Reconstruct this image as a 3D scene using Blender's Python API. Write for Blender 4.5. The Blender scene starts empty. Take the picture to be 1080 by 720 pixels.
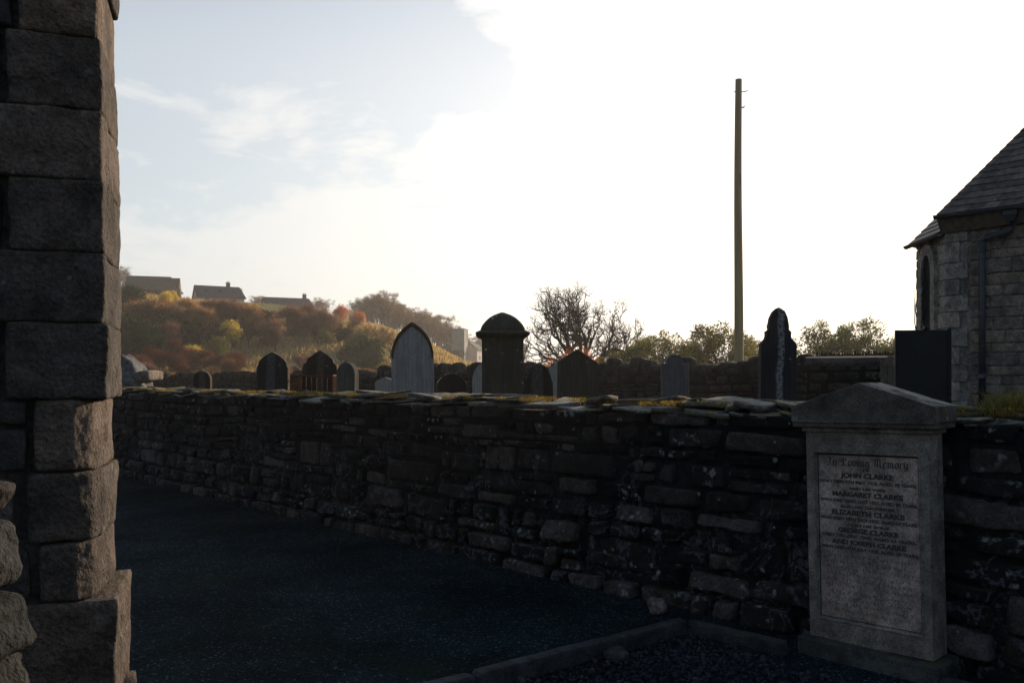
import bpy, bmesh, math, random
import numpy as np
from mathutils import Vector, Matrix

# ------------------------------------------------------------------ camera, sky, sun, exposure
sc = bpy.context.scene
COL = sc.collection
R = math.radians
EYE = 1.6
cam_d = bpy.data.cameras.new('camera'); cam = bpy.data.objects.new('camera', cam_d); COL.objects.link(cam)
cam.location = (0, 0, EYE); cam.rotation_euler = (R(90), 0, 0)
cam_d.sensor_width = 36; cam_d.lens = 30; cam_d.shift_y = 0.0361
cam_d.clip_start = .05; cam_d.clip_end = 6000
sc.camera = cam

SUN_AZ, SUN_EL = R(32.5), R(14.2)            # azimuth measured from +Y towards +X
SUN = Vector((math.sin(SUN_AZ)*math.cos(SUN_EL), math.cos(SUN_AZ)*math.cos(SUN_EL), math.sin(SUN_EL)))
sl = bpy.data.lights.new('sun', 'SUN'); sl.energy = 5.0; sl.angle = R(.5); sl.color = (1, .78, .56)
so = bpy.data.objects.new('sun', sl); COL.objects.link(so)
so.rotation_euler = (-SUN).to_track_quat('-Z', 'Y').to_euler(); so.location = (20, 30, 20)

sc.view_settings.view_transform = 'Standard'; sc.view_settings.look = 'None'
sc.view_settings.exposure = 0.0; sc.view_settings.gamma = 1
sc.render.engine = 'CYCLES'
sc.cycles.use_denoising = True
sc.cycles.max_bounces = 6; sc.cycles.diffuse_bounces = 3; sc.cycles.transparent_max_bounces = 8
sc.cycles.volume_bounces = 1; sc.cycles.sample_clamp_indirect = 4


class NT:
    """small helper for writing node trees"""
    def __init__(s, tree): s.t = tree; s.n = tree.nodes; s.l = tree.links
    def node(s, kind, **kw):
        n = s.n.new(kind)
        for k, v in kw.items(): setattr(n, k, v)
        return n
    def put(s, sock, v):
        if v is None: return
        if isinstance(v, bpy.types.NodeSocket): s.l.new(v, sock)
        else:
            if sock.type == 'RGBA' and len(v) == 3: v = (*v, 1)
            sock.default_value = v
    def math(s, op, a, b=None, c=None, clamp=False):
        n = s.node('ShaderNodeMath', operation=op); n.use_clamp = clamp
        s.put(n.inputs[0], a); s.put(n.inputs[1], b)
        if c is not None: s.put(n.inputs[2], c)
        return n.outputs[0]
    def vmath(s, op, a, b=None, out=0):
        n = s.node('ShaderNodeVectorMath', operation=op); s.put(n.inputs[0], a)
        if b is not None:
            s.put(n.inputs['Scale'] if op == 'SCALE' else n.inputs[1], b)
        return n.outputs['Value'] if op in ('DOT_PRODUCT', 'LENGTH') else n.outputs[0]
    def mix(s, f, a, b, blend='MIX'):
        n = s.node('ShaderNodeMix', data_type='RGBA', blend_type=blend); n.clamp_factor = True
        s.put(n.inputs[0], f); s.put(n.inputs[6], a); s.put(n.inputs[7], b)
        return n.outputs[2]
    def noise(s, vec, scale, detail=4, rough=.55, dist=0, out=0):
        n = s.node('ShaderNodeTexNoise'); s.put(n.inputs['Vector'], vec)
        n.inputs['Scale'].default_value = scale; n.inputs['Detail'].default_value = detail
        n.inputs['Roughness'].default_value = rough; n.inputs['Distortion'].default_value = dist
        return n.outputs[out]
    def voro(s, vec, scale, feature='F1', out=0, rnd=1):
        n = s.node('ShaderNodeTexVoronoi', feature=feature); s.put(n.inputs['Vector'], vec)
        n.inputs['Scale'].default_value = scale; n.inputs['Randomness'].default_value = rnd
        return n.outputs[out]
    def ramp(s, f, a, b, lo=0., hi=1.):
        n = s.node('ShaderNodeMapRange'); n.interpolation_type = 'SMOOTHSTEP'
        s.put(n.inputs[0], f)
        for i, v in enumerate((a, b, lo, hi)): s.put(n.inputs[i+1], v)
        return n.outputs[0]
    def sep(s, v): 
        n = s.node('ShaderNodeSeparateXYZ'); s.put(n.inputs[0], v); return n.outputs
    def comb(s, x, y, z):
        n = s.node('ShaderNodeCombineXYZ'); s.put(n.inputs[0], x); s.put(n.inputs[1], y); s.put(n.inputs[2], z); return n.outputs[0]


# world: physical sky behind drifting cloud
W = bpy.data.worlds.new('World'); sc.world = W; W.use_nodes = True
w = NT(W.node_tree); w.n.clear()
sky = w.node('ShaderNodeTexSky', sky_type='NISHITA')
sky.sun_disc = False; sky.sun_elevation = SUN_EL; sky.sun_rotation = SUN_AZ
sky.air_density = 1.0; sky.dust_density = 1.2; sky.ozone_density = 1.5
tc = w.node('ShaderNodeTexCoord')
D = w.vmath('NORMALIZE', tc.outputs['Generated'])
dx, dy, dz = w.sep(D)
elev = w.math('MAXIMUM', dz, 0.0)
hgt = w.math('ADD', elev, .16)
cx = w.math('DIVIDE', dx, hgt); cy = w.math('DIVIDE', dy, hgt)
cp = w.comb(cx, cy, 0.0)
n_big = w.noise(cp, .62, 9, .56, .35)
n_fin = w.noise(w.vmath('ADD', cp, (7.3, 2.1, 4)), 2.1, 8, .62, .5)
sund = w.vmath('DOT_PRODUCT', D, tuple(SUN))
cl = w.math('ADD', w.math('ADD', w.math('MULTIPLY', n_big, 1.25), w.math('MULTIPLY', n_fin, .6)), -.425)
# cloud is thickest towards the sun and lies as mist along the horizon
near_sun = w.ramp(sund, .77, 1.0, -.03, .40)
high = w.ramp(elev, .42, .75, 0, -.3)
low = w.ramp(elev, .13, .33, .20, 0)
cl = w.math('ADD', w.math('ADD', w.math('ADD', cl, near_sun), low), high)
cmask = w.math('MAXIMUM', w.ramp(cl, .40, .66), w.ramp(elev, .3, .6, .6, 0))
glow = w.ramp(sund, .42, 1.05, 0, 1)
front = w.ramp(sund, -.15, .45, .09, 1.0)
cbright = w.math('MULTIPLY', w.math('ADD', 5.75, w.math('MULTIPLY', w.math('POWER', glow, 1.6), 3.6)), front)
ccol = w.mix(glow, (.95, .985, 1.0), (1.0, .955, .87))
ccol = w.mix(w.ramp(elev, .0, .16, .65, 0), ccol, (1.0, .94, .86))
ccol = w.mix(w.ramp(sund, -.1, .45, 1, 0), ccol, (.97, .97, 1.0))
ccol = w.vmath('SCALE', ccol, cbright)
skyc = w.vmath('SCALE', sky.outputs[0], 1.0)
outc = w.mix(w.math('MULTIPLY', cmask, .93), skyc, ccol)
bg = w.node('ShaderNodeBackground'); w.put(bg.inputs[0], outc); bg.inputs[1].default_value = .15
wo = w.node('ShaderNodeOutputWorld'); w.l.new(bg.outputs[0], wo.inputs[0])

# ------------------------------------------------------------------ bookkeeping helpers
F = 900.0; HZ = 399.0
def at(px, py, Y):
    return Vector(((px-540)/F*Y, Y, EYE-(py-HZ)/F*Y))

def tag(o, label=None, cat=None, group=None, kind=None):
    if label: o['label'] = label
    if cat: o['category'] = cat
    if group: o['group'] = group
    if kind: o['kind'] = kind
    return o
def thing(name, label, cat, loc=(0, 0, 0), rz=0, group=None):
    o = bpy.data.objects.new(name, None); COL.objects.link(o); o.location = loc; o.rotation_euler = (0, 0, rz)
    o.empty_display_size = .2
    return tag(o, label, cat, group)
def part(name, me, mat, parent=None, smooth=False, loc=None):
    o = bpy.data.objects.new(name, me); COL.objects.link(o)
    if mat is not None:
        mids = [p.material_index for p in me.polygons]
        me.materials.clear()
        for m in (mat if isinstance(mat, (list, tuple)) else [mat]): me.materials.append(m)
        if any(mids): me.polygons.foreach_set('material_index', mids)
    if parent is not None: o.parent = parent
    if loc is not None: o.location = loc
    if smooth:
        me.polygons.foreach_set('use_smooth', [True]*len(me.polygons))
    return o
def dup(root, loc, rz=0, scale=1, label=None, group=None):
    r = root.copy(); COL.objects.link(r); r.location = loc; r.rotation_euler = (0, 0, rz)
    r.scale = (scale,)*3 if not isinstance(scale, tuple) else scale
    if label: r['label'] = label
    if group: r['group'] = group
    for ch in list(root.children):
        c = ch.copy(); COL.objects.link(c); c.parent = r
    return r

# ------------------------------------------------------------------ numpy noise and mesh collectors
def _hash(ix, iy, iz, seed):
    h = (ix.astype(np.int64)*374761393 + iy.astype(np.int64)*668265263 + iz.astype(np.int64)*2147483647 + seed*1274126177) & 0xffffffff
    h = ((h ^ (h >> 13))*1274126177) & 0xffffffff
    h = h ^ (h >> 16)
    return (h & 0xffff)/65535.0*2-1
def vnoise(p, seed=0):
    i = np.floor(p).astype(np.int64); f = p-i; f = f*f*(3-2*f)
    r = 0
    for a in (0, 1):
        for b in (0, 1):
            for c in (0, 1):
                wgt = (f[:, 0] if a else 1-f[:, 0])*(f[:, 1] if b else 1-f[:, 1])*(f[:, 2] if c else 1-f[:, 2])
                r = r + wgt*_hash(i[:, 0]+a, i[:, 1]+b, i[:, 2]+c, seed)
    return r
def fbm(p, seed=0, oct=3):
    r = 0; a = 1.
    for k in range(oct):
        r = r + a*vnoise(p*(2.03**k)+k*17.3, seed+k); a *= .5
    return r

_tpl = {}
def box_template(nx, ny, nz, back=True):
    key = (nx, ny, nz, back)
    if key in _tpl: return _tpl[key]
    idx = {}; V = []; Fc = []
    def vid(i, j, k):
        if (i, j, k) not in idx:
            idx[(i, j, k)] = len(V); V.append((2*i/nx-1, 2*j/ny-1, 2*k/nz-1))
        return idx[(i, j, k)]
    for i in range(nx):
        for k in range(nz):
            Fc.append((vid(i, 0, k), vid(i+1, 0, k), vid(i+1, 0, k+1), vid(i, 0, k+1)))
            if back: Fc.append((vid(i, ny, k), vid(i, ny, k+1), vid(i+1, ny, k+1), vid(i+1, ny, k)))
    for j in range(ny):
        for k in range(nz):
            Fc.append((vid(0, j, k), vid(0, j, k+1), vid(0, j+1, k+1), vid(0, j+1, k)))
            Fc.append((vid(nx, j, k), vid(nx, j+1, k), vid(nx, j+1, k+1), vid(nx, j, k+1)))
    for i in range(nx):
        for j in range(ny):
            Fc.append((vid(i, j, 0), vid(i, j+1, 0), vid(i+1, j+1, 0), vid(i+1, j, 0)))
            Fc.append((vid(i, j, nz), vid(i+1, j, nz), vid(i+1, j+1, nz), vid(i, j+1, nz)))
    _tpl[key] = (np.array(V), np.array(Fc))
    return _tpl[key]

class MB:
    def __init__(s): s.V = []; s.F = []; s.T = []; s.n = 0; s.mi = []
    def add(s, V, Fc, tint=0.5, mi=0):
        V = np.asarray(V, float)
        s.V.append(V); s.T.append(np.full(len(V), tint) if np.isscalar(tint) else tint)
        if len(Fc):
            arr = np.asarray(Fc)+s.n; s.F.append(arr); s.mi.append(np.full(len(arr), mi))
        s.n += len(V)
    def box(s, c, size, M=None, tint=.5, mi=0):
        V, Fc = box_template(1, 1, 1)
        P = V*np.array(size)/2
        if M is not None: P = P @ np.array(M.to_3x3()).T
        s.add(P+np.array(c), Fc, tint, mi)
    def prism(s, poly, a, b, tint=.5, mi=0, axis='y'):
        """poly of (x,z) points extruded from y=a to y=b"""
        n = len(poly)
        V = [(x, a, z) for x, z in poly]+[(x, b, z) for x, z in poly]
        if axis == 'x': V = [(y, x, z) for x, y, z in V]
        if axis == 'z': V = [(x, z, y) for x, y, z in V]
        s.V.append(np.array(V, float)); s.T.append(np.full(2*n, tint))
        fs = [list(range(n)), list(range(2*n-1, n-1, -1))]+[[i, i+n, (i+1) % n+n, (i+1) % n] for i in range(n)]
        s.F.append([[q+s.n for q in f] for f in fs]); s.mi.append(np.full(len(fs), mi)); s.n += 2*n
    def tube(s, pts, rad, sides=6, tint=.5, cap=True):
        pts = [Vector(p) for p in pts]; V = []; Fc = []
        for i, p in enumerate(pts):
            d = (pts[min(i+1, len(pts)-1)]-pts[max(i-1, 0)])
            if d.length < 1e-9: d = Vector((0, 0, 1))
            d.normalize()
            a = d.cross(Vector((0, 0, 1))) if abs(d.z) < .95 else d.cross(Vector((1, 0, 0)))
            a.normalize(); b = d.cross(a)
            for k in range(sides):
                t = 2*math.pi*k/sides; V.append(p+(a*math.cos(t)+b*math.sin(t))*rad[i])
        for i in range(len(pts)-1):
            for k in range(sides):
                k2 = (k+1) % sides
                Fc.append((i*sides+k, (i+1)*sides+k, (i+1)*sides+k2, i*sides+k2))
        s.add([tuple(v) for v in V], Fc, tint)
        if cap and sides > 3:
            m = len(pts)-1
            s.F.append([[s.n-sides+k for k in range(sides)][::-1]]); s.mi.append(np.zeros(1))
    def mesh(s, name):
        me = bpy.data.meshes.new(name)
        faces = []
        for f in s.F: faces += [list(map(int, q)) for q in f]
        me.from_pydata(np.vstack(s.V).tolist(), [], faces)
        if s.mi:
            mi = np.concatenate(s.mi).astype(int)
            if mi.max() > 0: me.polygons.foreach_set('material_index', mi.tolist())
        at_ = me.attributes.new('tint', 'FLOAT', 'POINT'); at_.data.foreach_set('value', np.concatenate(s.T).astype(np.float32))
        me.update()
        return me

def stone(mb, corners_fn, size, res, rng, k=5, amp=.012, tint=.5, back=False, nscale=7):
    """a rounded, roughened stone; corners_fn maps local (-1..1)^3 to place"""
    V, Fc = box_template(*res, back)
    n = (np.abs(V)**k).sum(1)**(1/k)
    P = V/n[:, None]
    Q = corners_fn(P)
    ctr = Q.mean(0); dirs = Q-ctr; L = np.linalg.norm(dirs, axis=1)[:, None]+1e-9
    so_ = rng.random()*50
    d = fbm(Q*nscale+so_, 3, 3)*amp + vnoise(Q*nscale*5+so_, 9)*amp*.28
    Q = Q + dirs/L*d[:, None]
    mb.add(Q, Fc, tint)

def rubble(mb, O, ex, en, s0, s1, z0, ztop, ch, lw, rng, prot=.03, gap=.008, depth=.12, warp=.03, res=(8, 2, 5), amp=.010, jit=.16, k=4.5, batter=0., tmin=0, tmax=1, nscale=7, clamp=True, reserved=()):
    """courses of stones on a wall face. O origin, ex along, en outward normal"""
    O = np.array(O, float); ex = np.array(ex, float); en = np.array(en, float)
    z = z0; ci = 0
    zt = lambda s: ztop(s) if callable(ztop) else ztop
    zs = [z0]
    zmax = max(zt(s) for s in np.linspace(s0, s1, 30))
    while zs[-1] < zmax: zs.append(zs[-1]+rng.uniform(*ch))
    zs[-1] = zmax
    if len(zs) > 2 and zs[-1]-zs[-2] < ch[0]*.6: zs.pop(-2)
    for c in range(len(zs)-1):
        za, zb = zs[c], zs[c+1]; h = zb-za
        s = s0-rng.random()*lw[0]
        while s < s1:
            L = rng.uniform(*lw)*(.7+.6*min(h/ch[1], 1)) if ch[0] != ch[1] else rng.uniform(*lw)
            a, b = s, s+L; s = b
            if clamp:
                a = max(a, s0)
                if b > s1 or s1-b < lw[0]*.35: b = s1; s = s1+1
                if b-a < .03: continue
            cells = [(a, b, za, zb)]
            if h > ch[1]*.6 and rng.random() < .28 and warp > 0: 
                m = za+h*rng.uniform(.35, .65); q = a+L*rng.uniform(.3, .7)
                cells = [(a, b, za, m), (a, q, m, zb), (q, b, m, zb)]
            for (a_, b_, c_, d_) in cells:
                if (c_+d_)/2 > zt((a_+b_)/2): continue
                drop = False
                for (ra, rb, rc_, rd, rt) in reserved:
                    ox = min(b_, rb)-max(a_, ra); oz = min(d_, rd)-max(c_, rc_)
                    if ox <= 0 or oz <= 0: continue
                    if ox*oz > .55*(b_-a_)*(d_-c_): drop = True; break
                    if oz/(d_-c_) < ox/(b_-a_):
                        if (c_+d_)/2 > (rc_+rd)/2: c_ = rd
                        else: d_ = rc_
                    elif (a_+b_)/2 > (ra+rb)/2: a_ = rb
                    else: b_ = ra
                    if b_-a_ < .03 or d_-c_ < .02: drop = True; break
                if drop: continue
                J = jit*min(b_-a_, d_-c_)
                cs = [(a_+gap+rng.uniform(0, J), c_+gap+rng.uniform(0, J*.6)), (b_-gap-rng.uniform(0, J), c_+gap+rng.uniform(0, J*.6)),
                      (b_-gap-rng.uniform(0, J), d_-gap-rng.uniform(0, J*.6)), (a_+gap+rng.uniform(0, J), d_-gap-rng.uniform(0, J*.6))]
                pr = rng.uniform(-prot*.4, prot); tl = rng.uniform(-.35, .35)*prot; tv = rng.uniform(-.5, .5)*prot
                def fn(P, cs=cs, pr=pr, tl=tl, tv=tv):
                    u = (P[:, 0]+1)/2; v = (P[:, 2]+1)/2
                    S = (1-u)*(1-v)*cs[0][0]+u*(1-v)*cs[1][0]+u*v*cs[2][0]+(1-u)*v*cs[3][0]
                    Z = (1-u)*(1-v)*cs[0][1]+u*(1-v)*cs[1][1]+u*v*cs[2][1]+(1-u)*v*cs[3][1]
                    wv = vnoise(np.stack([S*.9, Z*1.2+5, S*0], 1), 21)*warp*np.minimum(1, np.maximum(0, (Z-z0)/.2+.2))
                    Yd = -(P[:, 1]+1)/2*depth+pr+tl*P[:, 0]+tv*P[:, 2]
                    if batter: Yd = Yd+batter*np.maximum(0, 1-(Z-z0)/1.2)**2
                    return O+S[:, None]*ex+Yd[:, None]*en+np.stack([0*S, 0*S, Z+wv], 1)
                stone(mb, fn, 1, res, rng, k=k, amp=amp, tint=rng.uniform(tmin, tmax), nscale=nscale)

# ------------------------------------------------------------------ materials
def newmat(name):
    m = bpy.data.materials.new(name); m.use_nodes = True
    t = NT(m.node_tree); t.n.clear()
    o = t.node('ShaderNodeOutputMaterial'); b = t.node('ShaderNodeBsdfPrincipled'); t.l.new(b.outputs[0], o.inputs[0])
    return m, t, b, o
def objco(t):
    return t.node('ShaderNodeTexCoord').outputs['Object']
def tintof(t):
    n = t.node('ShaderNodeAttribute'); n.attribute_name = 'tint'; return n.outputs['Fac']
def bump(t, b, h, strength=.5, dist=.01, prev=None):
    n = t.node('ShaderNodeBump'); n.inputs['Strength'].default_value = strength; n.inputs['Distance'].default_value = dist
    t.put(n.inputs['Height'], h)
    if prev is not None: t.put(n.inputs['Normal'], prev)
    t.put(b.inputs['Normal'], n.outputs[0]); return n.outputs[0]

def stone_mat(name, dark, light, warm, lichen=.0, lichen_col=(.42, .43, .38), moss=0., grain=90, bumpd=.006, rough=.92, mortar=0., spots=0., moss_col=(.10, .085, .02), pale_top=0.):
    m, t, b, o = newmat(name); P = objco(t); T = tintof(t)
    big = t.noise(P, 2.3, 5, .6); mid = t.noise(P, 11, 6, .65); fin = t.noise(P, grain, 3, .7)
    base = t.mix(t.ramp(T, .15, 1.0), dark, light)
    base = t.mix(t.ramp(t.math('FRACT', t.math('MULTIPLY', T, 7.31)), .55, .95), base, warm)
    v = t.math('MULTIPLY', t.ramp(mid, .25, .75, .55, 1.5), t.ramp(fin, .25, .75, .6, 1.4))
    v = t.math('MULTIPLY', v, t.ramp(big, .3, .7, .65, 1.3))
    base = t.mix(1.0, base, t.comb(v, v, v), 'MULTIPLY')
    nrm = t.node('ShaderNodeNewGeometry').outputs['Normal']; nz = t.sep(nrm)[2]
    if mortar:
        # smeared lime pointing left on the stone faces in ragged patches, mostly low on the wall
        z = t.sep(P)[2]
        dd = t.math('ABSOLUTE', t.math('SUBTRACT', t.noise(P, 2.6, 6, .62, .8), .5))
        patch = t.math('MULTIPLY', t.ramp(dd, .008, .032, 1, 0), t.ramp(t.math('ADD', t.math('MULTIPLY', t.noise(P, 1.1, 3), 1.0), t.math('MULTIPLY', z, -.30)), .14, .38))
        patch = t.math('MULTIPLY', patch, t.ramp(t.noise(P, 26, 4, .7), .35, .6))
        base = t.mix(t.math('MULTIPLY', patch, mortar), base, (.13, .12, .13))
    if lichen:
        pr = t.voro(t.vmath('ADD', P, t.vmath('SCALE', t.noise(P, 14, 4, .6, 0, 1), .09)), 13)
        reg = t.ramp(t.noise(t.vmath('ADD', P, (3, 8, 1)), 2.6, 4, .6), .50, .62)
        li = t.math('MULTIPLY', t.ramp(pr, .16, .34, 1, 0), reg)
        li = t.math('MULTIPLY', li, t.ramp(t.noise(P, 60, 4, .7), .3, .55))
        base = t.mix(t.math('MULTIPLY', li, lichen), base, lichen_col)
    if spots:
        sp = t.voro(P, 9, 'F1'); rr = t.noise(P, 5, 3)
        s_ = t.math('MULTIPLY', t.ramp(sp, .03, .10, 1, 0), t.ramp(rr, .42, .52))
        base = t.mix(t.math('MULTIPLY', s_, spots), base, (.45, .46, .44))
    if moss:
        mo = t.math('MULTIPLY', t.ramp(nz, .25, .75), t.ramp(t.noise(P, 5, 5, .65), .48, .60))
        base = t.mix(t.math('MULTIPLY', mo, moss), base, moss_col)
    if pale_top:  # pale patches on upward faces: lichen, and sky light put into the colour
        pt = t.math('MULTIPLY', t.ramp(nz, .5, .9), t.ramp(t.noise(P, 9, 5, .65), .42, .58))
        base = t.mix(t.math('MULTIPLY', pt, pale_top), base, (.40, .37, .31))
    t.put(b.inputs['Base Color'], base); b.inputs['Roughness'].default_value = rough
    b.inputs['Specular IOR Level'].default_value = .25
    n1 = bump(t, b, mid, .8, bumpd*2.2)
    bump(t, b, t.math('ADD', fin, t.math('MULTIPLY', t.voro(P, grain*.7), .5)), .9, bumpd, n1)
    return m

M = {}
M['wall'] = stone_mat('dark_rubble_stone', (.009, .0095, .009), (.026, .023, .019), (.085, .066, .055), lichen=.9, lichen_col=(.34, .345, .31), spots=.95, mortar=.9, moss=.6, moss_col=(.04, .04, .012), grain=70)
M['coping'] = stone_mat('coping_stone', (.07, .065, .058), (.20, .185, .16), (.17, .145, .105), lichen=.5, moss=.9, moss_col=(.26, .19, .03), grain=60, pale_top=.8)
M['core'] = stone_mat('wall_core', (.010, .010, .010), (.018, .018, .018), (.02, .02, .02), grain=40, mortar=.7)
M['ruin'] = stone_mat('granite_quoin', (.07, .062, .056), (.14, .11, .09), (.20, .14, .10), lichen=.6, spots=.35, lichen_col=(.26, .25, .23), grain=75, bumpd=.016, moss=.5)
M['ruinfill'] = stone_mat('ruin_infill', (.03, .03, .03), (.09, .08, .075), (.10, .08, .065), lichen=.8, lichen_col=(.22, .22, .22), mortar=1, grain=100)
M['farwall'] = stone_mat('far_wall_stone', (.018, .019, .016), (.045, .042, .034), (.055, .045, .035), lichen=.3, moss=.6, grain=40)
M['church'] = stone_mat('church_ashlar', (.17, .14, .115), (.25, .205, .165), (.30, .23, .17), lichen=.2, grain=40)
M['quoin'] = stone_mat('church_quoin', (.26, .225, .19), (.36, .31, .255), (.38, .31, .25), grain=40)
M['tablet'] = stone_mat('granite_tablet', (.28, .235, .19), (.30, .255, .205), (.28, .235, .19), grain=85, bumpd=.008, lichen=.3)
M['kerb'] = stone_mat('kerb_stone', (.03, .033, .036), (.055, .055, .055), (.06, .06, .06), grain=90, bumpd=.008, moss=.3)
M['pebble'] = stone_mat('pebble', (.012, .014, .018), (.045, .05, .06), (.06, .055, .05), grain=60)
M['rock'] = stone_mat('loose_rock', (.13, .11, .10), (.19, .16, .14), (.26, .2, .16), grain=50, lichen=.5)

def grave_mat(name, base, edge=(.10, .065, .03), streak=None, sx=0., sw=.05, sk=1., lich=.4, zref=1.2, dark=.35, moss=.0):
    """weathered slab: rain streaks down the face, browned edges, lichen discs"""
    m, t, b, o = newmat(name); P = objco(t); x, y, z = t.sep(P)
    st = t.noise(t.comb(t.math('MULTIPLY', x, 22), y, t.math('MULTIPLY', z, 1.6)), 1, 6, .65)
    fin = t.noise(P, 70, 3, .7); mid = t.noise(P, 7, 6, .7)
    c = t.mix(t.ramp(st, .3, .7), tuple(q*dark for q in base), base)
    c = t.mix(t.ramp(mid, .45, .7, 0, .7), c, tuple(q*.5 for q in base))
    v = t.ramp(fin, .25, .75, .65, 1.35); c = t.mix(1, c, t.comb(v, v, v), 'MULTIPLY')
    nx, ny, nz = t.sep(t.node('ShaderNodeTexCoord').outputs['Normal'])
    side = t.ramp(t.math('ABSOLUTE', ny), .3, .8, 1, 0)
    c = t.mix(t.math('MULTIPLY', side, .9), c, edge)
    vo = t.voro(P, 8); li = t.math('MULTIPLY', t.ramp(vo, .10, .16, 1, 0), t.ramp(t.noise(P, 3.1, 3), .5, .58))
    c = t.mix(t.math('MULTIPLY', li, lich), c, (.45, .46, .43))
    if streak:
        wob = t.math('MULTIPLY', t.math('SUBTRACT', t.noise(t.comb(0., 3., z), 2.0, 3), .5), .14)
        d = t.math('ABSOLUTE', t.math('SUBTRACT', t.math('SUBTRACT', x, sx), wob))
        s_ = t.math('MULTIPLY', t.ramp(d, sw*.4, sw, 1, 0), t.ramp(t.noise(P, 26, 6, .8), .43, .53))
        c = t.mix(t.math('MULTIPLY', s_, sk), c, streak)
    if moss:
        c = t.mix(t.math('MULTIPLY', t.ramp(t.noise(P, 4, 5), .42, .6), moss), c, (.05, .048, .02))
    t.put(b.inputs['Base Color'], c); b.inputs['Roughness'].default_value = .9; b.inputs['Specular IOR Level'].default_value = .25
    bump(t, b, t.math('ADD', mid, t.math('MULTIPLY', fin, .4)), .8, .008)
    return m

def plain(name, col, rough=.8, metal=0, vary=.35, scale=12, bd=.003, spec=.3):
    m, t, b, o = newmat(name); P = objco(t); n = t.noise(P, scale, 5, .65)
    v = t.ramp(n, .3, .7, 1-vary, 1+vary)
    t.put(b.inputs['Base Color'], t.mix(1, col, t.comb(v, v, v), 'MULTIPLY'))
    b.inputs['Roughness'].default_value = rough; b.inputs['Metallic'].default_value = metal; b.inputs['Specular IOR Level'].default_value = spec
    bump(t, b, n, .6, bd); return m

def leaf_mat(name, cols, trans=.5):
    m, t, b, o = newmat(name); T = tintof(t)
    rnd = t.node('ShaderNodeObjectInfo').outputs['Random']
    c = t.mix(t.ramp(T, 0, .55), cols[0], cols[1]); c = t.mix(t.ramp(T, .55, 1), c, cols[2])
    v = t.math('ADD', .75, t.math('MULTIPLY', rnd, .5)); c = t.mix(1, c, t.comb(v, v, v), 'MULTIPLY')
    d = t.node('ShaderNodeBsdfDiffuse'); t.put(d.inputs[0], c)
    tr = t.node('ShaderNodeBsdfTranslucent'); t.put(tr.inputs[0], t.vmath('SCALE', c, 1.3))
    mx = t.node('ShaderNodeMixShader'); mx.inputs[0].default_value = trans
    t.l.new(d.outputs[0], mx.inputs[1]); t.l.new(tr.outputs[0], mx.inputs[2]); t.l.new(mx.outputs[0], o.inputs[0])
    t.n.remove(b); return m

# ------------------------------------------------------------------ the lie of the land
P0 = np.array([1.87, 5.27]); WD = np.array([-.686, .728]); WN = np.array([-.728, -.686])   # near wall: foot line, direction, outward normal
def sd(x, y):
    return (x-P0[0])*WD[0]+(y-P0[1])*WD[1], -((x-P0[0])*WN[0]+(y-P0[1])*WN[1])
_u = np.array([-1.2, -.60, -.458, -.38, -.31, -.233, -.211, -.155, -.098, -.055, .12, .3, 2.])
_r = np.array([21., 22., 20.8, 18.8, 17.4, 15.6, 14.4, 12.4, 8.6, 4.3, 3.2, 2.6, 2.2])
def sms(t): t = np.clip(t, 0, 1); return t*t*(3-2*t)
def terrain(x, y):
    x = np.asarray(x, float); y = np.asarray(y, float)
    s, d = sd(x, y)
    z = .8*sms((d-.15)/.3)
    yy = np.maximum(y, 1.); u = np.where(y > 5, x/yy, np.sign(x)*1.5)
    ridge = np.interp(u, _u, _r)-.8
    r = np.sqrt(x*x+y*y)
    prof = sms((y-62)/128.)
    z = z+np.where(y > 30, ridge*prof, 0)
    z = z+np.where(y > 190, (y-190)*.02*np.clip((.05-u)*4, 0, 1), 0)
    n = vnoise(np.stack([x.ravel()*.06, y.ravel()*.06, 0*x.ravel()], 1), 5).reshape(x.shape)
    return z+n*1.0*sms((y-50)/60.)
def ground_hit(px, py):
    Y = 25.
    while Y < 420:
        p = at(px, py, Y)
        if float(terrain(np.array([p.x]), np.array([p.y]))[0]) >= p.z: return Vector((p.x, p.y, p.z))
        Y += .8
    return None
def gz(x, y): return float(terrain(np.array([x]), np.array([y]))[0])

# ground sheet
ss = np.concatenate([-np.geomspace(2500, 12, 40), np.linspace(-11, 20, 20), np.geomspace(21, 60, 25), np.linspace(62, 330, 110), np.geomspace(336, 2500, 16)])
dd = np.concatenate([-np.geomspace(2500, 1, 22), [-.5, 0, .15, .22, .3, .38, .45, .8], np.geomspace(1.2, 40, 22), np.linspace(42, 330, 120), np.geomspace(336, 2500, 16)])
S_, D_ = np.meshgrid(ss, dd)
X = P0[0]+S_*WD[0]-D_*WN[0]; Y = P0[1]+S_*WD[1]-D_*WN[1]; Z = terrain(X, Y)-.012
nr, nc = X.shape
gi = np.arange(nr*nc).reshape(nr, nc)
q = np.stack([gi[:-1, :-1], gi[:-1, 1:], gi[1:, 1:], gi[1:, :-1]], -1).reshape(-1, 4)
mb = MB(); mb.add(np.stack([X.ravel(), Y.ravel(), Z.ravel()], 1), q[:, ::-1])
m, t, b, o = newmat('hillside_ground'); P = objco(t)
g1 = t.noise(P, .035, 5, .6); g2 = t.noise(P, .35, 6, .7); g3 = t.noise(P, 2.5, 5, .7)
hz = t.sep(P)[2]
c = t.mix(t.ramp(g2, .35, .65), (.22, .14, .06), (.42, .29, .12))
c = t.mix(t.math('MULTIPLY', t.ramp(g1, .44, .58), .9), c, (.16, .18, .045))
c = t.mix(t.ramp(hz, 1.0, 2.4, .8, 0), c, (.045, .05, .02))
v = t.ramp(g3, .3, .7, .6, 1.4); c = t.mix(1, c, t.comb(v, v, v), 'MULTIPLY')
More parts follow.
